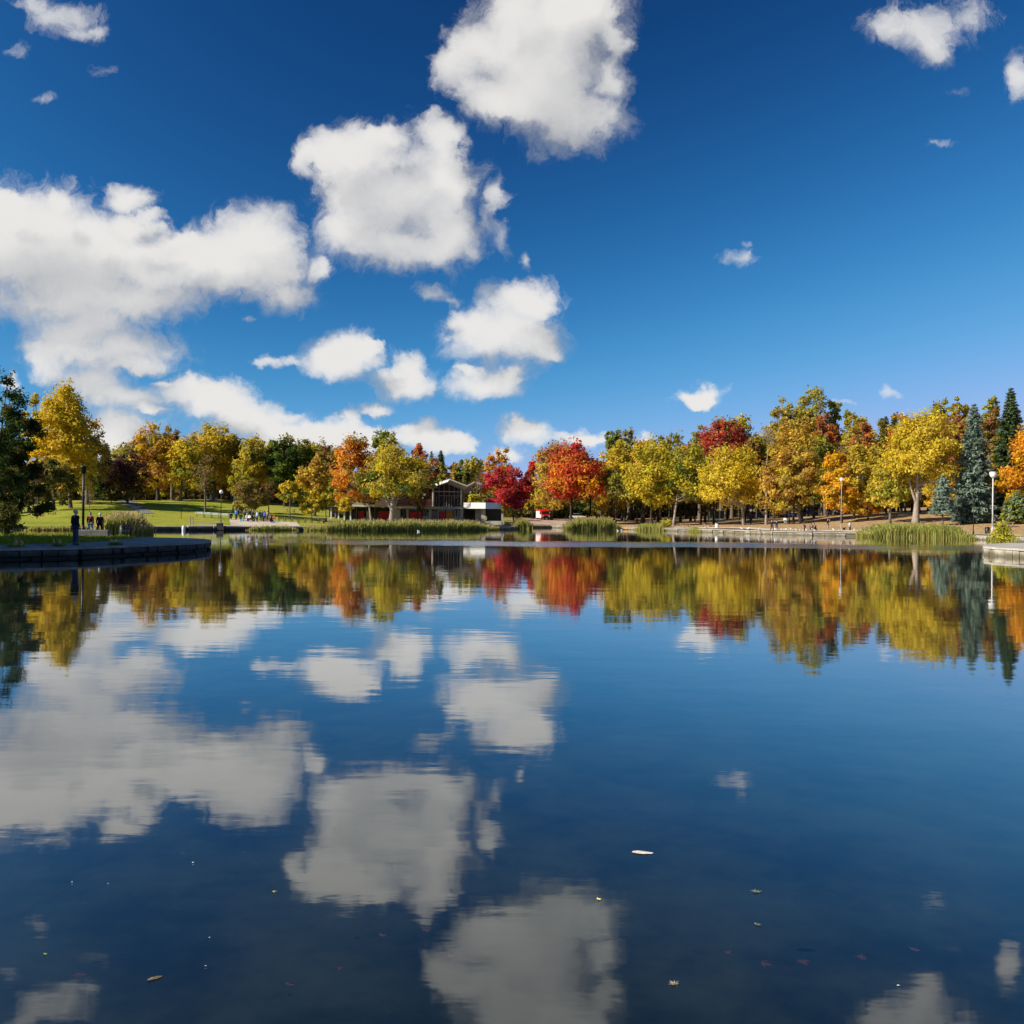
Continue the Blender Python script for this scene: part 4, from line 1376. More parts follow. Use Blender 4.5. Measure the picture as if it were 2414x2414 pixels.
def build_edges():
    slab('walk', outset(WALK[:14], .55) + WALK[14:], .42, .53, WALKM, 'curved concrete walk along the stone wall of the left landing', 'path', 'structure')
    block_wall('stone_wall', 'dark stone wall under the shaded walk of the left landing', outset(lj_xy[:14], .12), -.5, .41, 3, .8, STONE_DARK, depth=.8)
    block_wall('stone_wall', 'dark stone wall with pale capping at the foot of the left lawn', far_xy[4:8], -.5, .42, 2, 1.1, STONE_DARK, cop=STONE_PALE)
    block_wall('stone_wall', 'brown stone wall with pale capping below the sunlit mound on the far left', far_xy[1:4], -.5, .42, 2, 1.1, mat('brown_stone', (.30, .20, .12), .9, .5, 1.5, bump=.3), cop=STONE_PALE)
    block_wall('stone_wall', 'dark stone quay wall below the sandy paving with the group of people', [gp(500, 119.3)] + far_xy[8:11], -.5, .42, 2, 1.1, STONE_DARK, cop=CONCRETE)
    block_wall('stone_wall', 'pale stone wall at the end of the inlet below the parked van', far_xy[14:20], -.5, .42, 2, 1.2, STONE_PALE, cop=CONCRETE)
    block_wall('stone_wall', 'long pale stone wall with ledges along the right shore', far_xy[20:27], -.5, .42, 2, 1.4, STONE_PALE, cop=CONCRETE, copw=1.3)
    block_wall('stone_wall', 'pale block wall at the right end of the shore below the white lamp post', far_xy[27:32], -.5, .42, 2, 1.0, STONE_PALE, cop=CONCRETE)
    block_wall('stone_wall', 'pale block wall under the stone landing at the right edge', outset(rj_xy, .12), -.5, .43, 2, .9, STONE_PALE, depth=.8)
    slab('landing', outset(rj_xy, .55) + [(50, 52), (50, 70)], .44, .56, CONCRETE, 'pale rounded stone landing reaching in from the right edge', 'path', 'structure')
    INR = lambda p0, p1, off: [(x, y) for x, y in shore(p0, p1, -off, 30)]
    ribbon('shore_path', INR(1480, 2050, .55), INR(1480, 2050, 4.2), .09, SAND, 'pale path along the right shore', 60, 4)
    ribbon('shore_path', INR(2276, 2440, .55), INR(2276, 2440, 2.4), .07, CONCRETE, 'pale path at the right end of the shore', 20, 3)
    ribbon('quay', INR(545, 712, .55), [gp(px, 143) for px in range(540, 720, 20)], .07, SAND, 'sandy quay where the group of people stands', 30, 10)
    ribbon('lawn_path', INR(440, 545, .5), INR(440, 545, 2.4), .06, CONCRETE, 'pale paving along the quay edge left of the group', 20, 3)
    ribbon('hill_path', [gp(px, 188) for px in range(230, 460, 20)], [gp(px, 192.5) for px in range(230, 460, 20)], .05, GRAVEL, 'pinkish gravel path along the hill top at left', 30, 2)
    ribbon('hill_path', [gp(330, 139), gp(365, 141)], [gp(255, 192), gp(300, 192)], .05, ROADM, 'grey path climbing the left hill', 6, 24)
    ribbon('front_path', [gp(px, 150 - .02 * (px - 720)) for px in range(720, 1110, 20)], [gp(px, 155) for px in range(720, 1110, 20)], .06, GRAVEL, 'pale path in front of the chalet', 40, 3)
    ribbon('park_road', [gp(1238, 189.5), gp(1300, 190), gp(1372, 187)], [gp(1238, 225), gp(1300, 225), gp(1346, 225)], .05, mat('dusty_paving', (.44, .33, .25), .95, .3, .5, spec=.1), 'dusty pinkish road where the van is parked', 14, 14)


build_edges()


# ------------------------------------------------------------------ chalet
def build_chalet():
    D = 165.0
    L = G(1040, 165)
    root = empty('chalet', L, 'low lakeside chalet with folded gable roof, glazed upper floor and red panels', 'building')
    s = D / F
    X = lambda px, d=D: W(px, 1200, d).x
    Z = lambda py, px=1040, d=D: W(px, py, d).z
    base = L.z - .3
    LC = -L

    def bx(b, p0, p1, y0, y1, d0, d1, bev=0.0):
        """box from picture columns p0..p1, rows y0 (top)..y1 (bottom), distance d0..d1"""
        x0, x1 = X(p0), X(p1)
        z1, z0 = Z(y0, (p0 + p1) / 2), Z(y1, (p0 + p1) / 2)
        z0 = max(z0, base)
        b.box(((x0 + x1) / 2, (d0 + d1) / 2, (z0 + z1) / 2), (x1 - x0, d1 - d0, z1 - z0), bev)
        return b

    beige = mat('beige_concrete', (.52, .43, .33), .85, .2, .8)
    brown = mat('brown_panel', (.07, .042, .032), .7, .3, 1.0)
    frame = mat('pale_frame', (.40, .35, .30), .6, .1, 2)
    # lower storey
    b = MB()
    for p0, p1 in ((928, 944), (959, 963.5), (1011.5, 1018), (1033, 1034.5), (1084, 1092)):
        bx(b, p0, p1, 1199, 1238, 164.5, 171)
    bx(b, 928, 1092, 1199, 1201, 164.9, 171)
    bx(b, 770, 1092, 1199, 1238, 171, 177)
    b.build('wall', beige, root, LC)
    for (p0, p1, y0, y1) in ((930, 937, 1203, 1238), (944, 951, 1203, 1217), (952, 959, 1203, 1238), (963.5, 995, 1201, 1206), (996, 1003, 1203, 1217), (1004, 1011.5, 1203, 1217),
                             (1034.5, 1049, 1201, 1206), (1051, 1067.5, 1201, 1206), (1068.5, 1075, 1203, 1217), (1076.5, 1083.5, 1203, 1217)):
        w_ = bx(MB(), p0, p1, y0, y1, 165.2, 165.3).build('window', frame, root, LC)
        bx(MB(), p0 + .8, p1 - .8, y0 + .8, y1 - .8, 165.12, 165.19).build('pane', GLASS, w_, None)
        for ch in w_.children:
            ch.location = (0, 0, 0)
    b = MB()
    for p0, p1 in ((996, 1011.5), (1068.5, 1084), (944, 951)):
        bx(b, p0, p1, 1217, 1238, 165.0, 165.4)
    b.build('sill_wall', beige, root, LC)
    for p0, p1 in ((1018.5, 1025), (1026.5, 1032.5)):
        d_ = bx(MB(), p0, p1, 1203.5, 1238, 165.0, 165.15).build('door', frame, root, LC)
        bx(MB(), p0 + .9, p1 - .9, 1204.5, 1236, 164.93, 164.99).build('pane', GLASS, d_)
    orange = mat('orange_panel', (.62, .22, .01), .6, .15, 1.5)
    for p0, p1, m_, lb in ((963.5, 979, RED, 'dark red panel'), (979.3, 995, RED, 'dark red panel'), (1034.5, 1053, RED, 'red panel'), (1053.3, 1068, orange, 'orange panel')):
        o = bx(MB(), p0, p1, 1206.5, 1238, 164.6, 164.75).build('panel', m_, root, LC)
        o['label'] = lb
    # balcony
    b = bx(MB(), 925, 1095, 1194, 1199, 162.6, 172)
    b.build('balcony_slab', beige, root, LC)
    b = MB()
    for k in range(12):
        bx(b, 1000 + k * 8, 1001.6 + k * 8, 1194.2, 1197, 162.4, 162.58)
    b.build('beam_end', BLACK, root, LC)
    b = MB()
    b.tube([(X(935), 162.8, Z(1185)), (X(1110), 162.8, Z(1185, 1110))], .035, 6)
    b.tube([(X(935), 162.8, Z(1189)), (X(1110), 162.8, Z(1189, 1110))], .02, 5)
    k = 935
    while k < 1111:
        b.tube([(X(k), 162.8, Z(1194)), (X(k), 162.8, Z(1185))], .018, 5)
        k += 2.4
    b.build('railing', BLACK, root, LC)
    # glazed gable
    b = MB()
    g_ = [(1003, 1194), (1003, 1150), (1021, 1150), (1053, 1140), (1088, 1154.5), (1088, 1194)]
    b.prism([(X(px), 166.2, Z(py, px)) for px, py in g_], (0, .1, 0))
    b.build('gable_glazing', mat('brown_glass', (.060, .026, .020), .5, .35, .8, spec=.10), root, LC)
    b = MB()
    bx(b, 1020, 1086, 1157.5, 1159.6, 165.9, 166.15)
    for px in (1022, 1033, 1045, 1057, 1069, 1078):
        top = np.interp(px, [1021, 1053, 1088], [1150, 1141, 1154.5])
        bx(b, px, px + .9, top, 1194, 166.0, 166.16)
    for px, y0 in ((1027, 1168), (1051, 1168), (1063, 1168)):
        bx(b, px, px + .8, y0, 1194, 166.0, 166.17)
    bx(b, 1033, 1086, 1168, 1168.9, 166.0, 166.14)
    bx(b, 1069, 1078, 1172, 1173, 166.0, 166.14)
    b.build('mullion', frame, root, LC)
    b = bx(MB(), 1084.5, 1088.5, 1153, 1194, 165.2, 166.0)
    bx(b, 1018, 1021, 1150, 1194, 165.2, 166.0)
    b.build('pillar', beige, root, LC)
    # folded roof: the front edge is kicked up
    Pf = lambda px, py: Vector((X(px, 162.4), 162.4, Z(py, px, 162.4)))
    Pb = lambda px, py, d=166: Vector((X(px, d), d, Z(py, px, d)))
    b = MB()
    rows = [((1003, 1148), (1003, 1150)), ((1059, 1131), (1053, 1140)), ((1100, 1147), (1090, 1155)), ((1118, 1137.5), (1108, 1146))]
    for (f0, b0), (f1, b1_) in zip(rows[:-1], rows[1:]):
        a_, c_, d_, e_ = Pf(*f0), Pf(*f1), Pb(*b1_), Pb(*b0)
        b.prism([a_, c_, d_, e_], (0, 0, .22))
        b.prism([e_ + Vector((0, .01, 0)), d_ + Vector((0, .01, 0)), d_ + Vector((0, 12, -.4)), e_ + Vector((0, 12, -.4))], (0, 0, .22))
    b.build('roof', mat('roof_soffit', (.47, .40, .32), .8, .15, 1), root, LC)
    b = MB()
    b.prism([Pf(1018, 1142.6) + Vector((0, -.12, .0)), Pf(1059, 1130.4) + Vector((0, -.12, 0)), Pf(1055, 1136) + Vector((0, -.5, 0)), Pf(1026, 1146) + Vector((0, -.5, 0))], (0, .08, .03))
    b.build('fascia', WHITE, root, LC)  # white plate added to stand in for the sunlit left slope of the roof
    # upper floor to the left, hidden by the trees
    b = bx(MB(), 880, 1003, 1150, 1194, 167, 176)
    b.build('upper_wall', brown, root, LC)
    b = bx(MB(), 872, 1006, 1146, 1149.5, 165, 177)
    b.build('flat_roof', beige, root, LC)
    # left wing: white posts under a flat roof, dark glass behind
    b = bx(MB(), 766, 930, 1189.5, 1194.5, 163, 173)
    b.build('wing_roof', mat('wing_roof', (.52, .47, .40), .8, .15, 1), root, LC)
    for px in (783, 800.5, 814, 828.5):
        bx(MB(), px - 1.4, px + 1.4, 1194.6, 1240, 164, 164.3).build('post', WHITE, root, LC)
    b = bx(MB(), 768, 928, 1196, 1240, 168, 168.2)
    b.build('wing_glazing', GLASS, root, LC)
    b = MB()
    for px in (790, 806, 834, 857, 864, 878, 922):
        bx(b, px, px + 1.0, 1195, 1240, 167.7, 167.95)
    b.build('wing_mullion', frame, root, LC)
    for p0, p1 in ((839.5, 854), (888, 903), (903.4, 919)):
        o = bx(MB(), p0, p1, 1205, 1240, 167.2, 167.4).build('panel', RED, root, LC)
        o['label'] = 'deep red panel of the left wing'
    b = bx(MB(), 861, 868, 1205, 1240, 166.5, 167.5)
    b.build('wing_pier', beige, root, LC)
    # white canopy at the right
    c0 = G(1150, 168)
    can = empty('canopy', c0, 'white flat canopy with rounded end at the right side of the chalet', 'canopy')
    CL = -c0
    b = MB()
    pts = [(X(1094), 163.6), (X(1146), 161.2), (X(1172), 162.2), (X(1181), 164.5), (X(1183), 168), (X(1178), 172), (X(1094), 174)]
    b.prism([(x, y, Z(1199.5, 1140)) for x, y in pts], (0, 0, Z(1185.5, 1140) - Z(1199.5, 1140)))
    b.build('fascia', WHITE, can, CL)
    b = bx(MB(), 1120, 1135, 1199.8, 1238, 165.5, 168)
    b.build('wall', beige, can, CL)
    b = bx(MB(), 1135.5, 1145, 1199.8, 1238, 163.2, 164.2)
    b.build('pier', beige, can, CL)
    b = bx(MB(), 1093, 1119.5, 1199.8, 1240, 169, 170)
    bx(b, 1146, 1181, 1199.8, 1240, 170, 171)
    b.build('back_wall', mat('shadowed_wall', (.13, .11, .09), .9, .2, 1), can, CL)  # shade under the canopy put into the wall colour
    b = bx(MB(), 1146, 1190, 1228, 1240, 161, 163)
    b.build('step', CONCRETE, can, CL)
    o = bx(MB(), 1183, 1186.2, 1211, 1240, 160.5, 160.8).build('marker_post', CONCRETE)
    tag(o, 'pale square post at the lake edge right of the white canopy', 'post')


build_chalet()


# ------------------------------------------------------------------ vehicles
def wheel(parent, x, y, r, wd):
    b = MB()
    b.lathe([(r * .6, -wd / 2), (r * .93, -wd / 2), (r, -wd * .3), (r, wd * .3), (r * .93, wd / 2), (r * .6, wd / 2)], n=18)
    o = b.build('wheel', BLACK, parent, (x, y, r))
    o.rotation_euler = (0, PI / 2, 0)
    b = MB().lathe([(r * .1, -wd * .46), (r * .58, -wd * .42), (r * .58, wd * .42), (r * .1, wd * .46)], n=12)
    b.build('rim', GREYM, o)


def build_van():
    p = G(1280, 214)
    v = empty('van', p, 'red and white delivery van with tall roof parked facing the lake', 'van', rz=math.radians(14))
    w_ = 1.02
    prof = [(-2.62, .42), (-2.72, .62), (-2.70, 1.02), (-2.42, 1.28), (-1.72, 2.02), (-1.30, 2.42), (-.9, 2.58), (2.6, 2.60), (2.70, 2.45), (2.74, .42)]
    b = MB()
    b.prism([(-w_, y, z) for y, z in prof], (2 * w_, 0, 0))
    b.build('body', RED, v)
    b = MB()
    for sx in (-1, 1):
        b.box((sx * (w_ + .012), .35, .92), (.03, 4.4, .82), .01)
        b.box((sx * (w_ + .012), .9, 1.75), (.03, 3.2, .7), .01)
    b.build('side_panel', WHITE, v)
    b = MB()
    b.prism([(-.9, -2.40, 1.335), (.9, -2.40, 1.335), (.84, -1.78, 2.0), (-.84, -1.78, 2.0)], (0, -.03, .03))
    b.build('windscreen', GLASS, v)
    for sx in (-1, 1):
        b = MB().prism([(sx * (w_ + .03), -2.0, 1.35), (sx * (w_ + .03), -1.05, 1.35), (sx * (w_ + .03), -1.05, 1.95), (sx * (w_ + .03), -1.5, 1.95)], (sx * .02, 0, 0))
        b.build('side_window', GLASS, v)
        b = MB().box((sx * .78, -2.735, .88), (.34, .06, .2), .02)
        b.build('headlight', mat('clear_lens', (.7, .7, .68), .15, .1, 4), v)
        b = MB().box((sx * (w_ + .2), -1.85, 1.45), (.2, .1, .3), .03)
        b.build('mirror', BLACK, v)
    MB().box((0, -2.74, .52), (2.04, .16, .28), .04).build('bumper', BLACK, v)
    MB().box((0, -2.735, .88), (1.1, .05, .26), .02).build('grille', BLACK, v)
    for x in (-.88, .88):
        for y in (-1.75, 1.75):
            wheel(v, x, y, .36, .24)


def build_cars():
    blue = mat('blue_car_paint', (.02, .07, .22), .25, .1, 2, spec=.6)
    white = mat('white_car_paint', (.6, .6, .6), .25, .05, 2, spec=.6)
    protos = []
    spots = [(1785, 206, 1219, blue, 'blue parked car half hidden behind the trunks left of the pale bare trunk tree'), (1853, 200, 1219, blue, 'dark blue parked car seen between trunks above the couple on the path'),
             (1903, 200, 1216, blue, 'dark blue parked car behind the trunks below the amber maple'), (1947, 196, 1215, blue, 'dark blue parked car left of the grey lamp post'),
             (1362, 235, 1215, white, 'white parked car glimpsed through the trunks under the scarlet maple')]
    for i, (px, D, py, m_, lb) in enumerate(spots):
        g_ = G(px, D)
        c = empty('parked_car', g_, lb, 'car', 'cars parked in the wood', math.radians(R.uniform(70, 110)))
        b = MB()
        prof = [(-2.15, .30), (-2.2, .62), (-2.0, .80), (-1.05, .90), (2.1, .92), (2.2, .75), (2.18, .30)]
        b.prism([(-.86, y, z) for y, z in prof], (1.72, 0, 0))
        b.build('body', m_, c)
        b = MB()
        b.prism([(-.76, -1.1, .905), (-.66, -.45, 1.42), (-.66, 1.2, 1.45), (-.76, 2.0, .925)], (1.46, 0, 0))
        b.build('cabin', GLASS, c)
        MB().prism([(-.64, -.4, 1.43), (.64, -.4, 1.43), (.64, 1.15, 1.46), (-.64, 1.15, 1.46)], (0, 0, .04)).build('roof_panel', m_, c)
        for x in (-.78, .78):
            for y in (-1.35, 1.35):
                wheel(c, x, y, .31, .2)
            MB().box((x * .8, -2.2, .66), (.3, .05, .14), .02).build('headlight', WHITE, c)


build_van()
build_cars()


# ------------------------------------------------------------------ street furniture
def lamp(name, px, D, top, base, label, style, m_, group='lamp posts round the lake'):
    g_ = G(px, D)
    if px < 300:
        g_.z = max(g_.z, .5)
    h = W(px, top, D).z - g_.z
    l = empty(name, g_, label, 'lamp post', group)
    r = .05 if style != 'big' else .085
    if style == 'lantern':
        r = .09
    MB().tube([(0, 0, -.1), (0, 0, h * .5), (0, 0, h - .3)], [r * 1.1, r, r * .8], 10).build('post', m_, l)
    MB().lathe([(r * 2.2, 0), (r * 2.2, .3), (r * 1.5, .5), (r * 1.1, .8)]).build('base', m_, l)
    if style == 'globe':
        MB().ball((0, 0, h - .2), .27, seg=12).build('globe', GLOBE, l)
        MB().lathe([(.05, h - .65), (.14, h - .55), (.16, h - .45), (.1, h - .42)]).build('collar', m_, l)
    elif style == 'double':
        MB().ball((0, 0, h - .2), .22, seg=12).build('globe', GLOBE, l)
        MB().ball((-.28, 0, h - .75), .15, seg=12).build('globe', GLOBE, l)
        MB().tube([(0, 0, h - .95), (-.28, 0, h - .9)], .03, 6).build('arm', m_, l)
    elif style == 'lantern':
        MB().lathe([(.12, h - .62), (.17, h - .58), (.19, h - .2), (.24, h - .16), (.2, h - .06), (.05, h)]).build('lantern', BLACK, l)
    elif style == 'big':
        MB().lathe([(.16, h - .75), (.34, h - .55), (.42, h - .2), (.40, h - .12)]).build('shade', GLOBE, l)
        MB().lathe([(.44, h - .12), (.36, h - .02), (.05, h)]).build('cap', WHITE, l)
    elif style == 'small':
        MB().lathe([(.1, h - .45), (.18, h - .3), (.16, h - .1), (.04, h)]).build('lantern', BLACK, l)
    return l


lamp('lamp_post', 196, 67, 1097, 1257, 'tall black lamp post beside the two men on the left landing', 'lantern', BLACK)
lamp('lamp_post', 521, 123.5, 1156, 1238, 'black lamp post with white globe on the quay left of the group of people', 'globe', BLACK)
lamp('lamp_post', 1000, 152, 1163, 1228, 'slim black lamp post with two white globes in front of the chalet', 'double', BLACK)
lamp('lamp_post', 1983, 130, 1127, 1247, 'grey lamp post with pale globe before the flame orange maple', 'globe', GREYM)
lamp('lamp_post', 2340, 112, 1112, 1252, 'white lamp post with wide white head beside the dark spruce', 'big', mat('dull_white_paint', (.50, .50, .49), .6, .12, 2))
lamp('lamp_post', 2295, 111, 1175, 1253, 'slim black lamp post in front of the tall blue spruce', 'small', BLACK)
lamp('lamp_post', 1770, 160, 1200, 1236, 'short lamp post with white globe under the wood right of the yellow maple', 'globe', BLACK)
lamp('lamp_post', 1848, 166, 1221, 1238, 'low bollard lamp with white globe between dark trunks behind the couple', 'globe', BLACK)
lamp('lamp_post', 1968, 170, 1202, 1228, 'lamp post with white globe in the wood just left of the grey lamp post', 'globe', BLACK)
for px, lb in ((327, 'short dark post on the shaded lawn right of the tall reeds'), (427, 'short dark post on the lawn below the hill path'), (568, 'slim dark post on the lawn behind the black lamp post')):
    D = 136
    g_ = G(px, D)
    o = MB().tube([(0, 0, -.1), (0, 0, 1.6)], .05, 6).tube([(0, 0, 1.6), (0, 0, 1.75)], .09, 6).build('lawn_post', BLACK, None, g_)
    tag(o, lb, 'post')


def bench(name, px, D, wd, label, group, m_, legm, rz=0.0, back=True):
    b_ = empty(name, G(px, D), label, 'bench', group, rz)
    s = MB()
    for k in range(3):
        s.box((0, -.22 + k * .17, .45), (wd, .14, .045), .008)
    s.build('seat', m_, b_)
    if back:
        s = MB()
        for k in range(2):
            s.box((0, .26 + k * .03, .62 + k * .17), (wd, .04, .13), .008)
        s.build('backrest', m_, b_)
    for sx in (-1, 1):
        l = MB()
        l.tube([(sx * wd * .42, -.24, 0), (sx * wd * .42, -.2, .43)], .03, 6).tube([(sx * wd * .42, .3, 0), (sx * wd * .42, .2, .42), (sx * wd * .42, .31, .84)], .03, 6)
        l.build('leg', legm, b_)
    return b_


PALEB = mat('pale_bench_paint', (.58, .66, .62), .6, .08, 3)
pos = ('first', 'second', 'third', 'fourth')
for i, px in enumerate((472, 490, 508, 530)):
    bench('bench', px, 141, 1.28 if i < 3 else 1.5, f'pale grey green bench, {pos[i]} from the left in the row behind the globe lamp', 'pale benches on the left lawn', PALEB, BLACK, PI)
word = ('first', 'second', 'third', 'fourth', 'fifth', 'sixth', 'seventh')
for i in range(7):
    bench('bench', 664 + i * 15.8, 142, .98, f'black bench right of the group of people, {word[i]} of the row counted from the group', 'black benches on the quay lawn', BLACK, BLACK, PI)
bt = bench('bench', 306, 65, .95, 'black bench seen end on at the back of the left landing', None, BLACK, BLACK, math.radians(75))


def bin_(px, D, label, m_, h=.9, r=.28):
    t = empty('litter_bin', G(px, D), label, 'litter bin', 'litter bins')
    MB().lathe([(r * .85, 0), (r, .1), (r, h * .8), (r * .92, h * .82)], n=14).build('drum', m_, t)
    MB().lathe([(r * 1.08, h * .825), (r * 1.08, h * .88), (r * .8, h), (r * .2, h * 1.02)], n=14).build('lid', BLACK, t)


GREEN = mat('green_paint', (.02, .055, .035), .5, .2, 3)
bin_(290, 66.5, 'dark green bin beside the end-on black bench on the left landing', GREEN, .85, .24)
bin_(903, 146, 'blue green bin standing in the reeds left of the thick forked trunk', mat('teal_paint', (.03, .15, .17), .5, .2, 3))
bin_(1690, 147, 'white bin with dark band on the right shore under the yellow maple', WHITE, .95)
bin_(2350, 111, 'white bin right of the white lamp post', WHITE, 1.0, .3)
bin_(2328, 110, 'dark bin with pale base left of the white lamp post', BLACK, .9)
bin_(1852, 158, 'pale bin between the trunks behind the couple on the shore path', mat('pale_bin', (.6, .62, .58), .6, .1, 3), 1.1, .4)


def picnic(px, D, label, wd=1.8):
    t = empty('picnic_table', G(px, D), label, 'picnic table', 'picnic tables')
    s = MB()
    for k in range(4):
        s.box((0, -.3 + k * .2, .74), (wd, .18, .045), .008)
    s.build('table_top', WOOD, t)
    for sy in (-1, 1):
        MB().box((0, sy * .72, .45), (wd, .26, .045), .008).build('seat', WOOD, t)
    for sx in (-1, 1):
        l = MB()
        l.tube([(sx * wd * .35, -.7, 0), (sx * wd * .35, -.25, .72)], .05, 6).tube([(sx * wd * .35, .7, 0), (sx * wd * .35, .25, .72)], .05, 6).tube([(sx * wd * .35, -.75, .42), (sx * wd * .35, .75, .42)], .04, 6)
        l.build('leg', WOOD, t)


picnic(1616, 156, 'yellowish picnic table under the green maple on the right shore')
picnic(1668, 152, 'brown picnic table in the shade left of the white bin', 1.6)
picnic(2370, 118, 'picnic table under the short green spruce on the right', 2.2)
picnic(685, 168, 'grey picnic table on the slope behind the small yellow green maple')


def shelter():
    g_ = G(1690, 196)
    t = empty('shelter', g_, 'white framed shelter glimpsed between trunks under the bright yellow maple', 'shelter')
    b = MB()
    for x in (-1.7, -.55, .6, 1.7):
        b.box((x, 0, 1.2), (.14, .14, 2.4), .01)
    b.box((0, 0, .55), (3.4, .1, .35), .01)
    b.build('frame', WHITE, t)
    MB().box((0, .6, 2.46), (3.8, 1.8, .12), .02).build('roof', mat('shelter_roof', (.1, .1, .1), .8, .2, 2), t)
    MB().box((0, 1.4, 1.2), (3.4, .08, 2.3), .01).build('back_wall', mat('shelter_back', (.10, .12, .06), .9, .3, 2), t)


shelter()


def tents():
    for px, h, lb in ((497, 1.55, 'taller white pole tent on the hill crest, with a pole rising from its tip'), (507, 1.25, 'smaller white pole tent right of the taller one on the hill crest')):
        t = empty('pole_tent', G(px, 190), lb, 'tent', 'white pole tents on the hill crest')
        n = 9
        b = MB()
        ring = [Vector((.85 * math.cos(2 * PI * k / n), .85 * math.sin(2 * PI * k / n), 0)) for k in range(n)]
        b.lathe([(.5, 0), (.27, h * .5), (.05, h * .96)], n=n)
        b.build('canvas', WHITE, t)
        p = MB()
        for a in (0, 2.1, 4.2):
            p.tube([(.12 * math.cos(a), .12 * math.sin(a), h * .85), (-.2 * math.cos(a), -.2 * math.sin(a), h * (1.9 if h > 1.5 and a == 0 else 1.12))], .03, 5)
        p.build('pole', WOOD, t)


tents()


def gate():
    t = empty('gate', G(451, 118.6), 'weathered wooden gate post pair at the left end of the quay paving', 'gate')
    for x in (-.16, .22):
        MB().box((x, 0, .62), (.12, .12, 1.35), .01).build('post', WOOD, t)
    s = MB()
    for k in range(4):
        s.box((.03, 0, .25 + k * .3), (.28, .05, .1), .005)
    s.build('rail', WOOD, t)
    f = empty('railing', G(490, 119.5), 'thin pale handrail on the quay left of the globe lamp', 'railing')
    s = MB()
    s.tube([(-2.0, 0, .95), (1.9, .15, .95)], .03, 6)
    s.tube([(-2.0, 0, .5), (1.9, .15, .5)], .02, 6)
    s.build('rail', CONCRETE, f)
    for k in range(4):
        MB().tube([(-2.0 + k * 1.3, .05 * k, 0), (-2.0 + k * 1.3, .05 * k, .95)], .03, 6).build('post', CONCRETE, f)
    # pedestal and mooring blocks at the quay
    p = G(524, 121)
    o = MB().box((0, 0, .25), (1.7, .9, .55), .05).box((.1, .1, .72), (.8, .5, .4), .04).build('mooring_block', mat('tarred_timber', (.018, .017, .017), .8, .3, 3), None, (p.x, p.y - 1.4, .05))
    tag(o, 'black mooring block at the water below the globe lamp', 'mooring block')
    p = gp(433, 115.5)
    o = MB().lathe([(.10, -.2), (.22, 0), (.22, .45), (.12, .6), (.04, .62)], n=12).build('buoy', WHITE, None, (p[0], p[1], .05))
    tag(o, 'white buoy in the water before the left lawn', 'buoy')


gate()
o = MB().box((0, 0, .22), (2.3, .5, .5), .08).build('boulder_seat', mat('grey_boulder', (.12, .12, .12), .9, .4, 3, bump=.3), None, (*gp(222, 63.5), .52))
tag(o, 'low dark stone seat at the feet of the two men on the left landing', 'stone seat')

# ------------------------------------------------------------------ people
def skin_mesh(name, verts, edges, root=0, sub=1):
    me = bpy.data.meshes.new(name)
    me.from_pydata([v[:3] for v in verts], edges, [])
    o = bpy.data.objects.new(name, me)
    COL.objects.link(o)
    md = o.modifiers.new('skin', 'SKIN')
    for i, v in enumerate(verts):
        sv = me.skin_vertices[0].data[i]
        r = v[3] if isinstance(v[3], tuple) else (v[3], v[3])
        sv.radius = r
        sv.use_root = (i == root)
    md.use_smooth_shade = True
    sd = o.modifiers.new('sub', 'SUBSURF')
    sd.levels = sd.render_levels = sub
    dg = bpy.context.evaluated_depsgraph_get()
    out = bpy.data.meshes.new_from_object(o.evaluated_get(dg), depsgraph=dg)
    out.name = name
    bpy.data.objects.remove(o)
    bpy.data.meshes.remove(me)
    return out


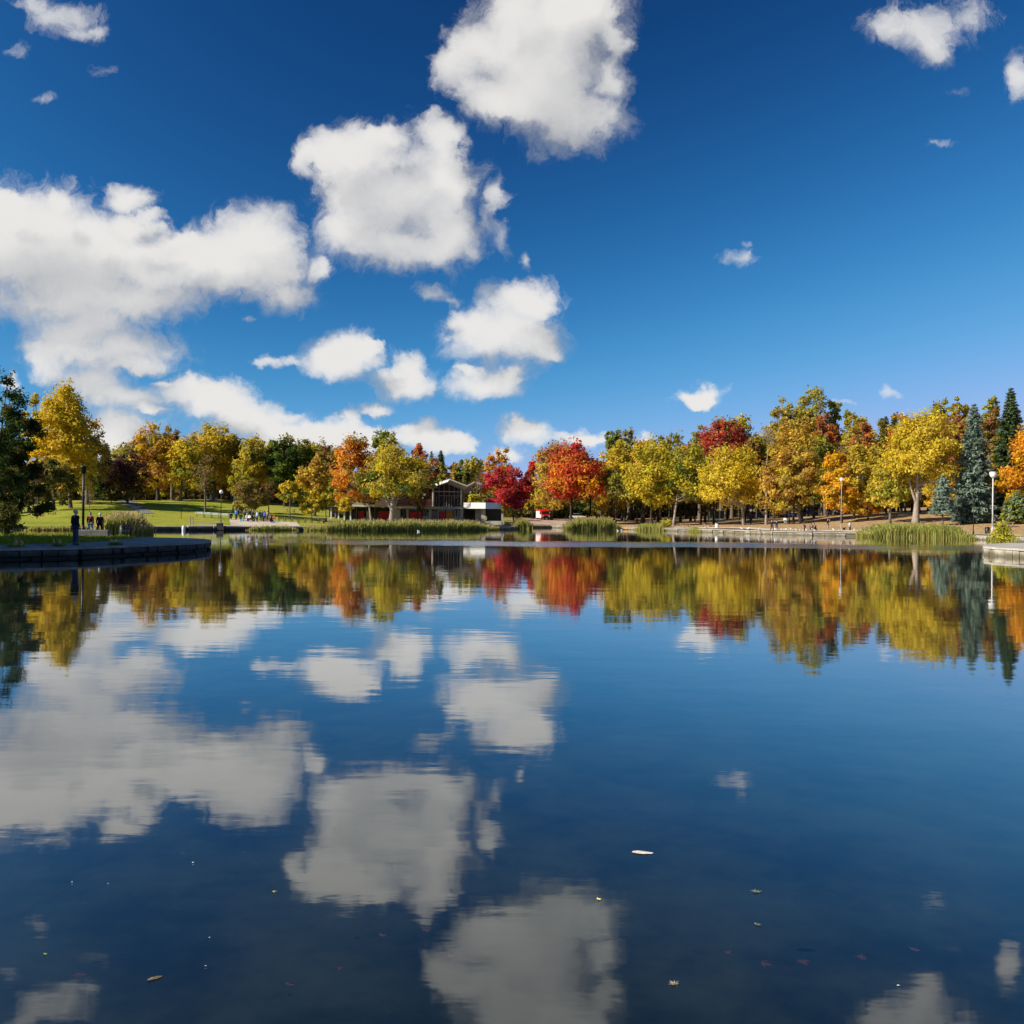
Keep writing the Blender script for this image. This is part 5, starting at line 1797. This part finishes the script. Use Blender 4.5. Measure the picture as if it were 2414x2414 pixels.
def pose_points(pose):
    """joints of a 1.75 m figure facing -Y"""
    J = dict(pel=(0, 0, .95), spi=(0, 0, 1.14), che=(0, 0, 1.34), nek=(0, .005, 1.49), hd0=(0, -.015, 1.585), hd1=(0, -.02, 1.70))
    for s, k in ((-1, 'l'), (1, 'r')):
        J.update({'sh' + k: (s * .185, .01, 1.42), 'el' + k: (s * .235, .035, 1.14), 'wr' + k: (s * .225, -.06, .90), 'ha' + k: (s * .215, -.085, .82),
                  'hi' + k: (s * .09, 0, .90), 'kn' + k: (s * .10, -.02, .49), 'an' + k: (s * .105, .02, .085), 'to' + k: (s * .12, -.14, .035)})
    if pose == 'walk':
        J.update(knl=(-.09, -.16, .50), anl=(-.09, -.20, .09), tol=(-.10, -.36, .05), knr=(.09, .04, .49), anr=(.09, .28, .13), tor=(.10, .16, .04),
                 ell=(-.24, .12, 1.16), wrl=(-.22, .16, .93), hal=(-.21, .14, .85), elr=(.24, -.05, 1.15), wrr=(.21, -.20, .95), har=(.20, -.25, .88))
    elif pose == 'wide':
        J.update(hil=(-.10, 0, .89), knl=(-.17, -.01, .48), anl=(-.22, .02, .085), tol=(-.26, -.12, .035), hir=(.10, 0, .89), knr=(.17, -.01, .48), anr=(.22, .02, .085), tor=(.26, -.12, .035))
    elif pose == 'camera':
        for s, k in ((-1, 'l'), (1, 'r')):
            J.update({'el' + k: (s * .25, -.14, 1.25), 'wr' + k: (s * .11, -.26, 1.46), 'ha' + k: (s * .06, -.27, 1.52)})
    elif pose == 'pocket':
        for s, k in ((-1, 'l'), (1, 'r')):
            J.update({'el' + k: (s * .27, .07, 1.15), 'wr' + k: (s * .20, -.09, .98), 'ha' + k: (s * .17, -.11, .92)})
    elif pose == 'sit':
        J = {k: (x, y, z - .50) for k, (x, y, z) in J.items()}
        for s, k in ((-1, 'l'), (1, 'r')):
            J.update({'hi' + k: (s * .09, -.03, .42), 'kn' + k: (s * .12, -.42, .46), 'an' + k: (s * .11, -.42, .08), 'to' + k: (s * .12, -.57, .035),
                      'el' + k: (s * .25, -.06, .66), 'wr' + k: (s * .15, -.28, .56), 'ha' + k: (s * .13, -.34, .54)})
    elif pose == 'crouch':
        J = {k: (x, y - max(0, z - 1.0) * .45, z - .62) for k, (x, y, z) in J.items()}
        for s, k in ((-1, 'l'), (1, 'r')):
            J.update({'hi' + k: (s * .10, .0, .30), 'kn' + k: (s * .16, -.36, .46), 'an' + k: (s * .13, -.06, .085), 'to' + k: (s * .14, -.22, .035),
                      'el' + k: (s * .24, -.34, .55), 'wr' + k: (s * .13, -.48, .40), 'ha' + k: (s * .10, -.54, .34)})
    elif pose == 'bend':
        def lean(p):
            x, y, z = p
            if z <= .95:
                return p
            h = z - .95
            return (x, y * .6 - h * .80, .95 + h * .62)
        for k in ('spi', 'che', 'nek', 'hd0', 'hd1', 'shl', 'shr'):
            J[k] = lean(J[k])
        for s, k in ((-1, 'l'), (1, 'r')):
            J.update({'el' + k: (s * .22, -.52, .98), 'wr' + k: (s * .16, -.66, .80), 'ha' + k: (s * .14, -.70, .73)})
    return J


POSES = {}


def person_meshes(pose):
    if pose in POSES:
        return POSES[pose]
    J = pose_points(pose)
    V, E, ix = [], [], {}

    def add(k, r, p=None):
        ix[k] = len(V)
        V.append((*(p or J[k]), r))

    def ln(*ks):
        E.extend((ix[a], ix[b]) for a, b in zip(ks[:-1], ks[1:]))
    add('pel', (.145, .105))
    add('spi', (.125, .095))
    add('che', (.155, .105))
    add('nek', .056)
    add('hd0', (.078, .095))
    add('hd1', (.070, .088))
    ln('pel', 'spi', 'che', 'nek', 'hd0', 'hd1')
    h0, h1 = Vector(J['hd0']), Vector(J['hd1'])
    fwd = Vector((0, -1, 0))
    add('nose', .016, tuple((h0 * .6 + h1 * .4) + fwd * .118))
    ln('hd0', 'nose')
    for k in 'lr':
        s = -1 if k == 'l' else 1
        add('sh' + k, .068)
        add('el' + k, .046)
        add('wr' + k, .030)
        add('ha' + k, (.034, .020))
        ln('che', 'sh' + k, 'el' + k, 'wr' + k, 'ha' + k)
        hv = (Vector(J['ha' + k]) - Vector(J['wr' + k])).normalized()
        sd = Vector((0, 1, 0)) if abs(hv.y) < .8 else Vector((1, 0, 0))
        for f, (o_, l_) in enumerate(((-.024, .072), (-.008, .082), (.008, .077), (.024, .062))):
            b0 = Vector(J['ha' + k]) + sd * o_
            add(f'f{f}a{k}', .0095, tuple(b0 + hv * l_ * .5))
            add(f'f{f}b{k}', .008, tuple(b0 + hv * l_ + Vector((-s * .012, 0, 0))))
            ln('ha' + k, f'f{f}a{k}', f'f{f}b{k}')
        add('th' + k, .010, tuple(Vector(J['wr' + k]) * .35 + Vector(J['ha' + k]) * .65 - sd * .05 + hv * .02))
        ln('wr' + k, 'th' + k)
        add('hi' + k, .092)
        add('kn' + k, .058)
        add('an' + k, .042)
        add('to' + k, (.040, .028))
        ln('pel', 'hi' + k, 'kn' + k, 'an' + k, 'to' + k)
    body = skin_mesh('body', V, E)
    # jacket
    V, E, ix = [], [], {}
    pj = Vector(J['pel'])
    hem = pj + (pj - Vector(J['spi'])) * .35
    add('hem', (.178, .140), tuple(hem))
    add('pel', (.172, .135))
    add('spi', (.160, .128))
    add('che', (.182, .135))
    add('col', (.085, .085), tuple(Vector(J['nek']) * .75 + Vector(J['che']) * .25))
    ln('hem', 'pel', 'spi', 'che', 'col')
    for k in 'lr':
        add('sh' + k, .088)
        add('el' + k, .066)
        add('cf' + k, .050, tuple(Vector(J['wr' + k]) * .92 + Vector(J['el' + k]) * .08))
        ln('che', 'sh' + k, 'el' + k, 'cf' + k)
    jacket = skin_mesh('jacket', V, E, 1)
    V, E, ix = [], [], {}
    add('pel', (.150, .118))
    for k in 'lr':
        add('hi' + k, .104)
        add('kn' + k, .074)
        add('bt' + k, .066, tuple(Vector(J['an' + k]) * .96 + Vector(J['kn' + k]) * .04))
        ln('pel', 'hi' + k, 'kn' + k, 'bt' + k)
    trousers = skin_mesh('trousers', V, E)
    shoes = []
    for k in 'lr':
        a, t = Vector(J['an' + k]), Vector(J['to' + k])
        V = [(*(a + Vector((0, .05, -.03))), .045), (*a, .052), (*(a * .4 + t * .6), (.048, .036)), (*t, (.044, .030))]
        shoes.append(skin_mesh('shoe', V, [(0, 1), (1, 2), (2, 3)], 1))
    hd = h0 * .35 + h1 * .65
    b = MB()
    b.ball(hd + Vector((0, .018, .020)), .108, (.92, 1.06, 1.0), 14)
    geom = [f for f in b.bm.faces if (f.calc_center_median() - hd).y < -.05 and (f.calc_center_median() - hd).z < .055]
    bmesh.ops.delete(b.bm, geom=geom, context='FACES')
    me = bpy.data.meshes.new('hair')
    b.bm.to_mesh(me)
    b.bm.free()
    eyes = MB()
    for s in (-1, 1):
        eyes.ball(tuple((h0 * .45 + h1 * .55) + Vector((s * .032, -.094, 0))), .012, seg=8)
    eme = bpy.data.meshes.new('eyes')
    eyes.bm.to_mesh(eme)
    eyes.bm.free()
    POSES[pose] = (body, jacket, trousers, shoes, me, eme)
    return POSES[pose]


CLOTH = {}


def cloth(c, key):
    return mat('cloth_' + key, c, .9, .25, 9, bump=.15, spec=.15)


KC = dict(black=(.014, .014, .017), navy=(.015, .02, .05), jeans=(.03, .06, .14), light_jeans=(.25, .38, .52), maroon=(.13, .012, .02), dark_maroon=(.055, .008, .018), blue=(.02, .25, .60), white=(.78, .78, .78),
          grey=(.30, .31, .34), pale_blue=(.40, .55, .72), purple=(.07, .03, .16), brown=(.10, .06, .035), khaki=(.35, .28, .18), green=(.04, .08, .04), cyan=(.1, .45, .65), orange=(.5, .14, .05), dgrey=(.06, .06, .07))
HAIR = dict(white=(.70, .68, .64), grey=(.35, .33, .31), brown=(.06, .035, .02), black=(.012, .01, .01), blond=(.40, .27, .12), cap=(.75, .74, .72))


def person(px, D, face, pose, jk, tr, hair, label, group=None, h=1.72, z=None, shoe='black'):
    g_ = G(px, D)
    if z is not None:
        g_.z = z
    t = empty('person', g_, label, 'person', group, face)
    k = h / 1.75
    t.scale = (k, k, k)
    body, jacket, trousers, shoes, hr, ey = person_meshes(pose)

    def put(name, me, m_):
        o = bpy.data.objects.new(name, me)
        COL.objects.link(o)
        o.parent = t
        if not me.materials:
            me.materials.append(m_)
        o.material_slots[0].link = 'OBJECT'
        o.material_slots[0].material = m_
        return o
    put('body', body, SKIN)
    put('jacket', jacket, cloth(KC[jk], jk))
    put('trousers', trousers, cloth(KC[tr], tr))
    for s_ in shoes:
        put('shoe', s_, cloth(KC[shoe], shoe))
    put('hair', hr, mat('hair_' + hair, HAIR[hair], .8, .25, 20))
    put('eyes', ey, mat('eye', (.02, .015, .012), .3, .1, 5))
    return t


AW = PI      # facing away from the camera
person(178, 45.6, math.radians(150), 'stand', 'black', 'jeans', 'grey', 'man in black jacket and blue jeans standing on the shaded edge of the left landing', h=1.80, z=.53)
person(213, 67.5, AW, 'wide', 'maroon', 'light_jeans', 'grey', 'man in maroon jacket and light blue jeans seen from behind beside the black lamp post', h=1.70, z=.50)
person(235.5, 67.8, AW + .35, 'wide', 'dark_maroon', 'black', 'white', 'white haired person in dark maroon, right of the man in maroon jacket', h=1.66, z=.50)
person(94, 126, math.radians(70), 'bend', 'pale_blue', 'jeans', 'grey', 'person in pale blue bending over on the sunlit mound at left', h=1.7)
GR = 'people gathered on the sandy quay'
for a in ((556.5, 140.5, 2.6, 'stand', 'blue', 'dgrey', 'brown', 'person in bright blue jacket standing at the left end of the group', 1.72),
          (561.5, 143, 2.2, 'walk', 'navy', 'brown', 'blond', 'person in a navy jacket just behind the one in the bright blue jacket', 1.74),
          (577, 143.5, .3, 'stand', 'grey', 'dgrey', 'grey', 'person in a grey jacket standing between the blue jacket and the white capped pair', 1.62),
          (590, 142, .2, 'stand', 'black', 'black', 'cap', 'white capped person in black, left one of the pair in the middle of the group', 1.74),
          (595, 141.5, -.2, 'stand', 'dgrey', 'navy', 'cap', 'white capped person in charcoal, right one of the pair in the middle of the group', 1.72),
          (582.5, 139.6, .5, 'sit', 'white', 'grey', 'cap', 'person in white sitting on the quay in front of the grey jacket', 1.7),
          (588.5, 139.4, -.3, 'sit', 'white', 'black', 'brown', 'person with white top and black trousers sitting left of the man in black', 1.7),
          (597.5, 139.8, .6, 'crouch', 'black', 'dgrey', 'black', 'person in black crouching in front of the white capped pair', 1.74),
          (606, 140.5, -.6, 'stand', 'pale_blue', 'navy', 'blond', 'person in a pale blue jacket standing alone right of the white capped pair', 1.70),
          (613, 142.5, .9, 'walk', 'brown', 'dgrey', 'brown', 'person in a brown coat half hidden right of the pale blue jacket', 1.66),
          (618.5, 141, .3, 'stand', 'dgrey', 'brown', 'brown', 'person in a charcoal coat left of the bright blue pack', 1.76),
          (623.5, 140.2, PI, 'stand', 'black', 'black', 'black', 'person in black seen from behind carrying a bright blue pack', 1.72),
          (630, 141.5, -.4, 'stand', 'khaki', 'purple', 'cap', 'person in khaki with a pale hat near the right end of the group', 1.76),
          (641, 139.8, -.8, 'crouch', 'black', 'navy', 'blond', 'person in black crouching at the right end of the group by the blue bag', 1.95),
          (568, 140.2, .2, 'sit', 'black', 'dgrey', 'black', 'person in black sitting low right of the bright blue jacket', 1.6)):
    person(*a[:8], GR, a[8])
person(544.5, 140.2, .2, 'sit', 'navy', 'black', 'black', 'person in navy sitting at the right end of the pale bench row', None, 1.7)
person(768.5, 141.6, -.9, 'sit', 'black', 'black', 'black', 'person in black sitting on the last black bench towards the chalet', None, 1.7)


def bag(px, D, m_, label, w_=.35, h=.4, z=0.0, name='bag', cat='bag'):
    g_ = G(px, D)
    o = MB().box((0, 0, h / 2), (w_, w_ * .6, h), .06).tube([(-w_ * .25, 0, h * .95), (-w_ * .1, 0, h * 1.2), (w_ * .1, 0, h * 1.2), (w_ * .25, 0, h * .95)], .02, 5).build(name, m_, None, (g_.x, g_.y, g_.z + z))
    tag(o, label, cat)


bag(643, 138.8, cloth((.02, .12, .6), 'bright_blue'), 'bright blue bag on the quay at the right end of the group', .55, .22)
bag(623.5, 139.95, cloth((.03, .22, .8), 'sky_blue'), 'bright blue pack on the back of the person in black', .36, .46, .98, 'backpack', 'backpack')
bag(646, 139.7, cloth((.5, .14, .05), 'orange'), 'orange pack on the back of the person crouching at the right end of the group', .42, .5, .55, 'backpack', 'backpack')
bag(570, 139, cloth((.1, .45, .65), 'cyan'), 'pale cyan bag on the quay in front of the left end of the group', .6, .3)

RS = 'people on the right shore path'
for a in ((1820, 132.5, 2.2, 'walk', 'navy', 'black', 'brown', 'taller one of the couple in dark clothes on the right shore path', 1.72),
          (1831, 132, 2.3, 'walk', 'black', 'jeans', 'black', 'one of the couple in black jacket and jeans on the right shore path', 1.64),
          (1897, 128.6, .5, 'stand', 'purple', 'black', 'black', 'child in purple standing on the right shore', 1.18),
          (1915, 129.4, -.9, 'crouch', 'dgrey', 'dgrey', 'brown', 'left one of two people crouching to feed the gulls on the right shore', 1.70),
          (1923, 128.6, -1.1, 'crouch', 'black', 'black', 'black', 'right one of two people crouching to feed the gulls on the right shore', 1.70),
          (1951.5, 129, .9, 'camera', 'black', 'grey', 'brown', 'person in black jacket and grey trousers raising hands to the face on the right shore', 1.78),
          (2004, 127.4, .5, 'stand', 'white', 'black', 'black', 'person in a white jacket near the grey lamp post', 1.36)):
    person(*a[:8], RS, a[8])


# ------------------------------------------------------------------ dog, gulls
def small_dog():
    g_ = G(1990, 127.8)
    V = [(-.20, 0, .32, .085), (0, 0, .33, .10), (.18, 0, .34, .09), (.27, 0, .44, .06), (.33, 0, .50, .062), (.42, 0, .48, .03), (-.30, 0, .42, .022), (-.36, 0, .50, .015),
         (.17, .06, .18, .034), (.18, .06, .02, .024), (.17, -.06, .18, .034), (.18, -.06, .02, .024), (-.20, .06, .22, .045), (-.25, .06, .12, .026), (-.22, .06, .02, .024),
         (-.20, -.06, .22, .045), (-.25, -.06, .12, .026), (-.22, -.06, .02, .024)]
    E = [(0, 1), (1, 2), (2, 3), (3, 4), (4, 5), (0, 6), (6, 7), (2, 8), (8, 9), (2, 10), (10, 11), (0, 12), (12, 13), (13, 14), (0, 15), (15, 16), (16, 17)]
    me = skin_mesh('dog', V, E, 1)
    o = link('dog', me, cloth((.02, .016, .014), 'dark_fur'), None, g_)
    o.rotation_euler = (0, 0, .6)
    tag(o, 'small dark dog between the grey lamp post and the person in the white jacket', 'dog')


small_dog()


def gull_proto():
    g_ = empty('gull', (0, 0, 0), 'white gull', 'gull')
    V = [(-.22, 0, .17, (.02, .03)), (-.10, 0, .17, .065), (.03, 0, .18, .085), (.13, 0, .20, .065), (.17, 0, .29, .04), (.19, 0, .33, .042), (.25, 0, .325, .012)]
    me = skin_mesh('body', V, [(i, i + 1) for i in range(6)], 2)
    link('body', me, GULLW, g_)
    for s in (-1, 1):
        w_ = MB().ball((-.06, s * .07, .20), .15, (1.15, .22, .45), 10).build('wing', GULLG, g_)
        MB().tube([(.02, s * .03, 0), (.01, s * .03, .12)], .01, 5).build('leg', mat('gull_leg', (.5, .25, .05), .6, .1, 5), g_)
    MB().tube([(.24, 0, .325), (.30, 0, .315)], [.012, .004], 6).build('beak', mat('gull_beak', (.6, .35, .04), .5, .1, 5), g_)
    return g_


def gulls():
    p = gull_proto()
    lab = 'white gull with grey wings standing on the pale stone edge of the right shore'
    first = True
    spots = [(1763, .55), (1842, .55), (1847, .9), (1851, .5), (1872, .55), (1879, .45), (1887, .5), (1922, .4), (1967, 1.6), (1981, 1.5), (2014, 1.7), (2039, 1.7), (1866, 2.6), (1666, .5), (1750, .55), (1915, 3.3),
             (1790, .6), (1903, .5), (2026, 1.0), (1830, .5)]
    for (px, off) in spots:
        D = float(np.interp(px, [q[0] for q in FAR], [q[1] for q in FAR]))
        x, y = gp(px, D + off * .8 - .35)
        c = p if first else copy_tree(p)
        first = False
        c.location = (x, y, .535 if off < 1.2 else zg(x, y) + .09)
        c.rotation_euler = (0, 0, R.uniform(0, 6.28))
        k = R.uniform(1.0, 1.35)
        c.scale = (k, k, k)
        c['label'] = lab
        c['group'] = 'gulls on the right shore'
    for px, D, lb in ((987, 124, 'white gull floating alone on the water before the long reed belt'), (1457, 152, 'white gull floating at the foot of the wide feathery reed clump'), (325, 50, 'dark speckled duck resting against the dark wall of the left landing'),
                      (1466, 157, 'white gull floating right of the wide feathery reed clump')):
        c = copy_tree(p)
        x, y = gp(px, D)
        c.location = (x, y, -.10)
        c.rotation_euler = (0, 0, 2.6)
        c['label'] = lb
        if 'group' in c:
            del c['group']
        if 'duck' in lb:
            c.name = 'duck'
            c['category'] = 'duck'
            c.location = (x, y - 1.6, -.05)
            for ch in c.children:
                ch.data = ch.data.copy()
                ch.data.materials.clear()
                ch.data.materials.append(cloth((.10, .085, .07), 'duck_feathers'))
        else:
            k = .95
            c.scale = (k, k, k)


gulls()


# ------------------------------------------------------------------ leaves on and under the water
def leaf_outline(kind, L):
    if kind == 'oval':
        n = 16
        pts = [(math.cos(a) * L / 2, math.sin(a) * L * .17 * (1 - .25 * math.cos(a))) for a in (2 * PI * k / n for k in range(n))]
        return pts
    pts = []
    tips = [(0, 1.0), (.62, .80), (1.25, .92), (1.95, .55), (2.5, .42)]
    half = []
    for i, (a, r) in enumerate(tips):
        half.append((a, r))
        half.append((a + .16, r * .66))
        half.append((a + .30, r * .42))
    ring = half + [(2 * PI - a, r) for a, r in reversed(half) if a > .01]
    return [(math.cos(a) * r * L * .5, math.sin(a) * r * L * .5) for a, r in ring]


def leaf(px, py, kind, wpx, col, label, under=False, rz=0.0, name='leaf'):
    zw = -.10 if under else .004
    u, v = ray(px, py)
    D = (CAMZ - zw) / -v
    L = wpx * D / F
    b = MB()
    pts = leaf_outline(kind, L)
    c = b.bm.verts.new((0, 0, .006))
    vs = [b.bm.verts.new((x, y, R.uniform(0, .003) + .006 * (abs(y) / L))) for x, y in pts]
    for k in range(len(vs)):
        b.bm.faces.new((c, vs[k], vs[(k + 1) % len(vs)]))
    key = 'leaf_' + '_'.join('%02d' % int(q * 99) for q in col)
    o = b.build(name, mat(key, col, .6, .25, 30, spec=.3), None, (D * u, D, zw))
    o.rotation_euler = (R.uniform(-.015, .015), R.uniform(-.015, .015), rz)
    tag(o, label, 'leaf')


leaf(1515, 2010, 'oval', 50, (.72, .62, .52), 'long pale leaf with pointed ends floating on the right of the dark water', rz=-.12)
leaf(1410, 2120, 'maple', 18, (.70, .62, .20), 'tiny pale yellow leaf floating near the lower cloud reflection', rz=.4)
leaf(1784, 2103, 'maple', 34, (.12, .16, .12), 'grey green maple leaf floating alone on the right', rz=1.6)
leaf(1785, 2180, 'maple', 28, (.08, .11, .09), 'fainter grey green leaf below the grey green maple leaf', rz=.7)
leaf(1591, 2320, 'maple', 38, (.26, .22, .16), 'pale brown leaf floating at the bottom right of the lower cloud reflection', rz=2.1)
leaf(365, 2306, 'oval', 34, (.20, .14, .07), 'narrow tan leaf lying aslant near the bottom left', rz=.6)
leaf(105, 2250, 'maple', 16, (.18, .30, .08), 'small green leaf near the left edge of the dark water', rz=.9)
leaf(645, 2102, 'maple', 18, (.40, .32, .10), 'small mustard leaf left of the square cloud reflection', rz=.2)
RSUN = 'sunken red leaves on the lake bed'
for px, py, w_, lb in ((188, 2298, 46, 'biggest dark red leaf lying under the water at lower left'), (682, 2322, 34, 'dark red leaf under the water left of the bottom cloud reflection'), (901, 2206, 30, 'rust red leaf under the water, left of a pair between the two large cloud reflections'),
                       (1004, 2194, 34, 'rust red leaf under the water, right of a pair between the two large cloud reflections'), (797, 2282, 32, 'dim red leaf under the water left of the lower cloud reflection'), (1060, 2254, 28, 'red leaf under the water at the left rim of the lower cloud reflection'),
                       (1722, 2248, 36, 'dull red leaf under the water below the faint grey green leaf'), (1800, 2272, 46, 'large dull red leaf under the water in the lower right middle'), (1890, 2266, 46, 'second large dull red leaf right of the one in the lower right middle'),
                       (2036, 2258, 44, 'dull purple red leaf under the water at lower right'), (2156, 2240, 36, 'faint red leaf under the water nearest the right edge'), (430, 2012, 22, 'tiny rust leaf under the water left of the square cloud reflection'),
                       (575, 2010, 14, 'tiny red leaf under the water just left of the square cloud reflection'), (205, 2130, 20, 'tiny brown red leaf under the water at far left')):
    leaf(px, py, 'maple', w_, (.13, .04, .028), lb, True, R.uniform(0, 6))
for px, py, wp in ((170, 2080, 5), (455, 2034, 6), (255, 2084, 4), (485, 2278, 5), (494, 2211, 4), (2118, 2324, 8)):
    leaf(px, py, 'oval', wp, (.75, .72, .66), 'tiny white petal fleck floating on the dark water', name='petal')
for o in list(SC.objects):
    if o.name.startswith('petal'):
        o['category'] = 'petal'
        o['group'] = 'white flecks on the water'
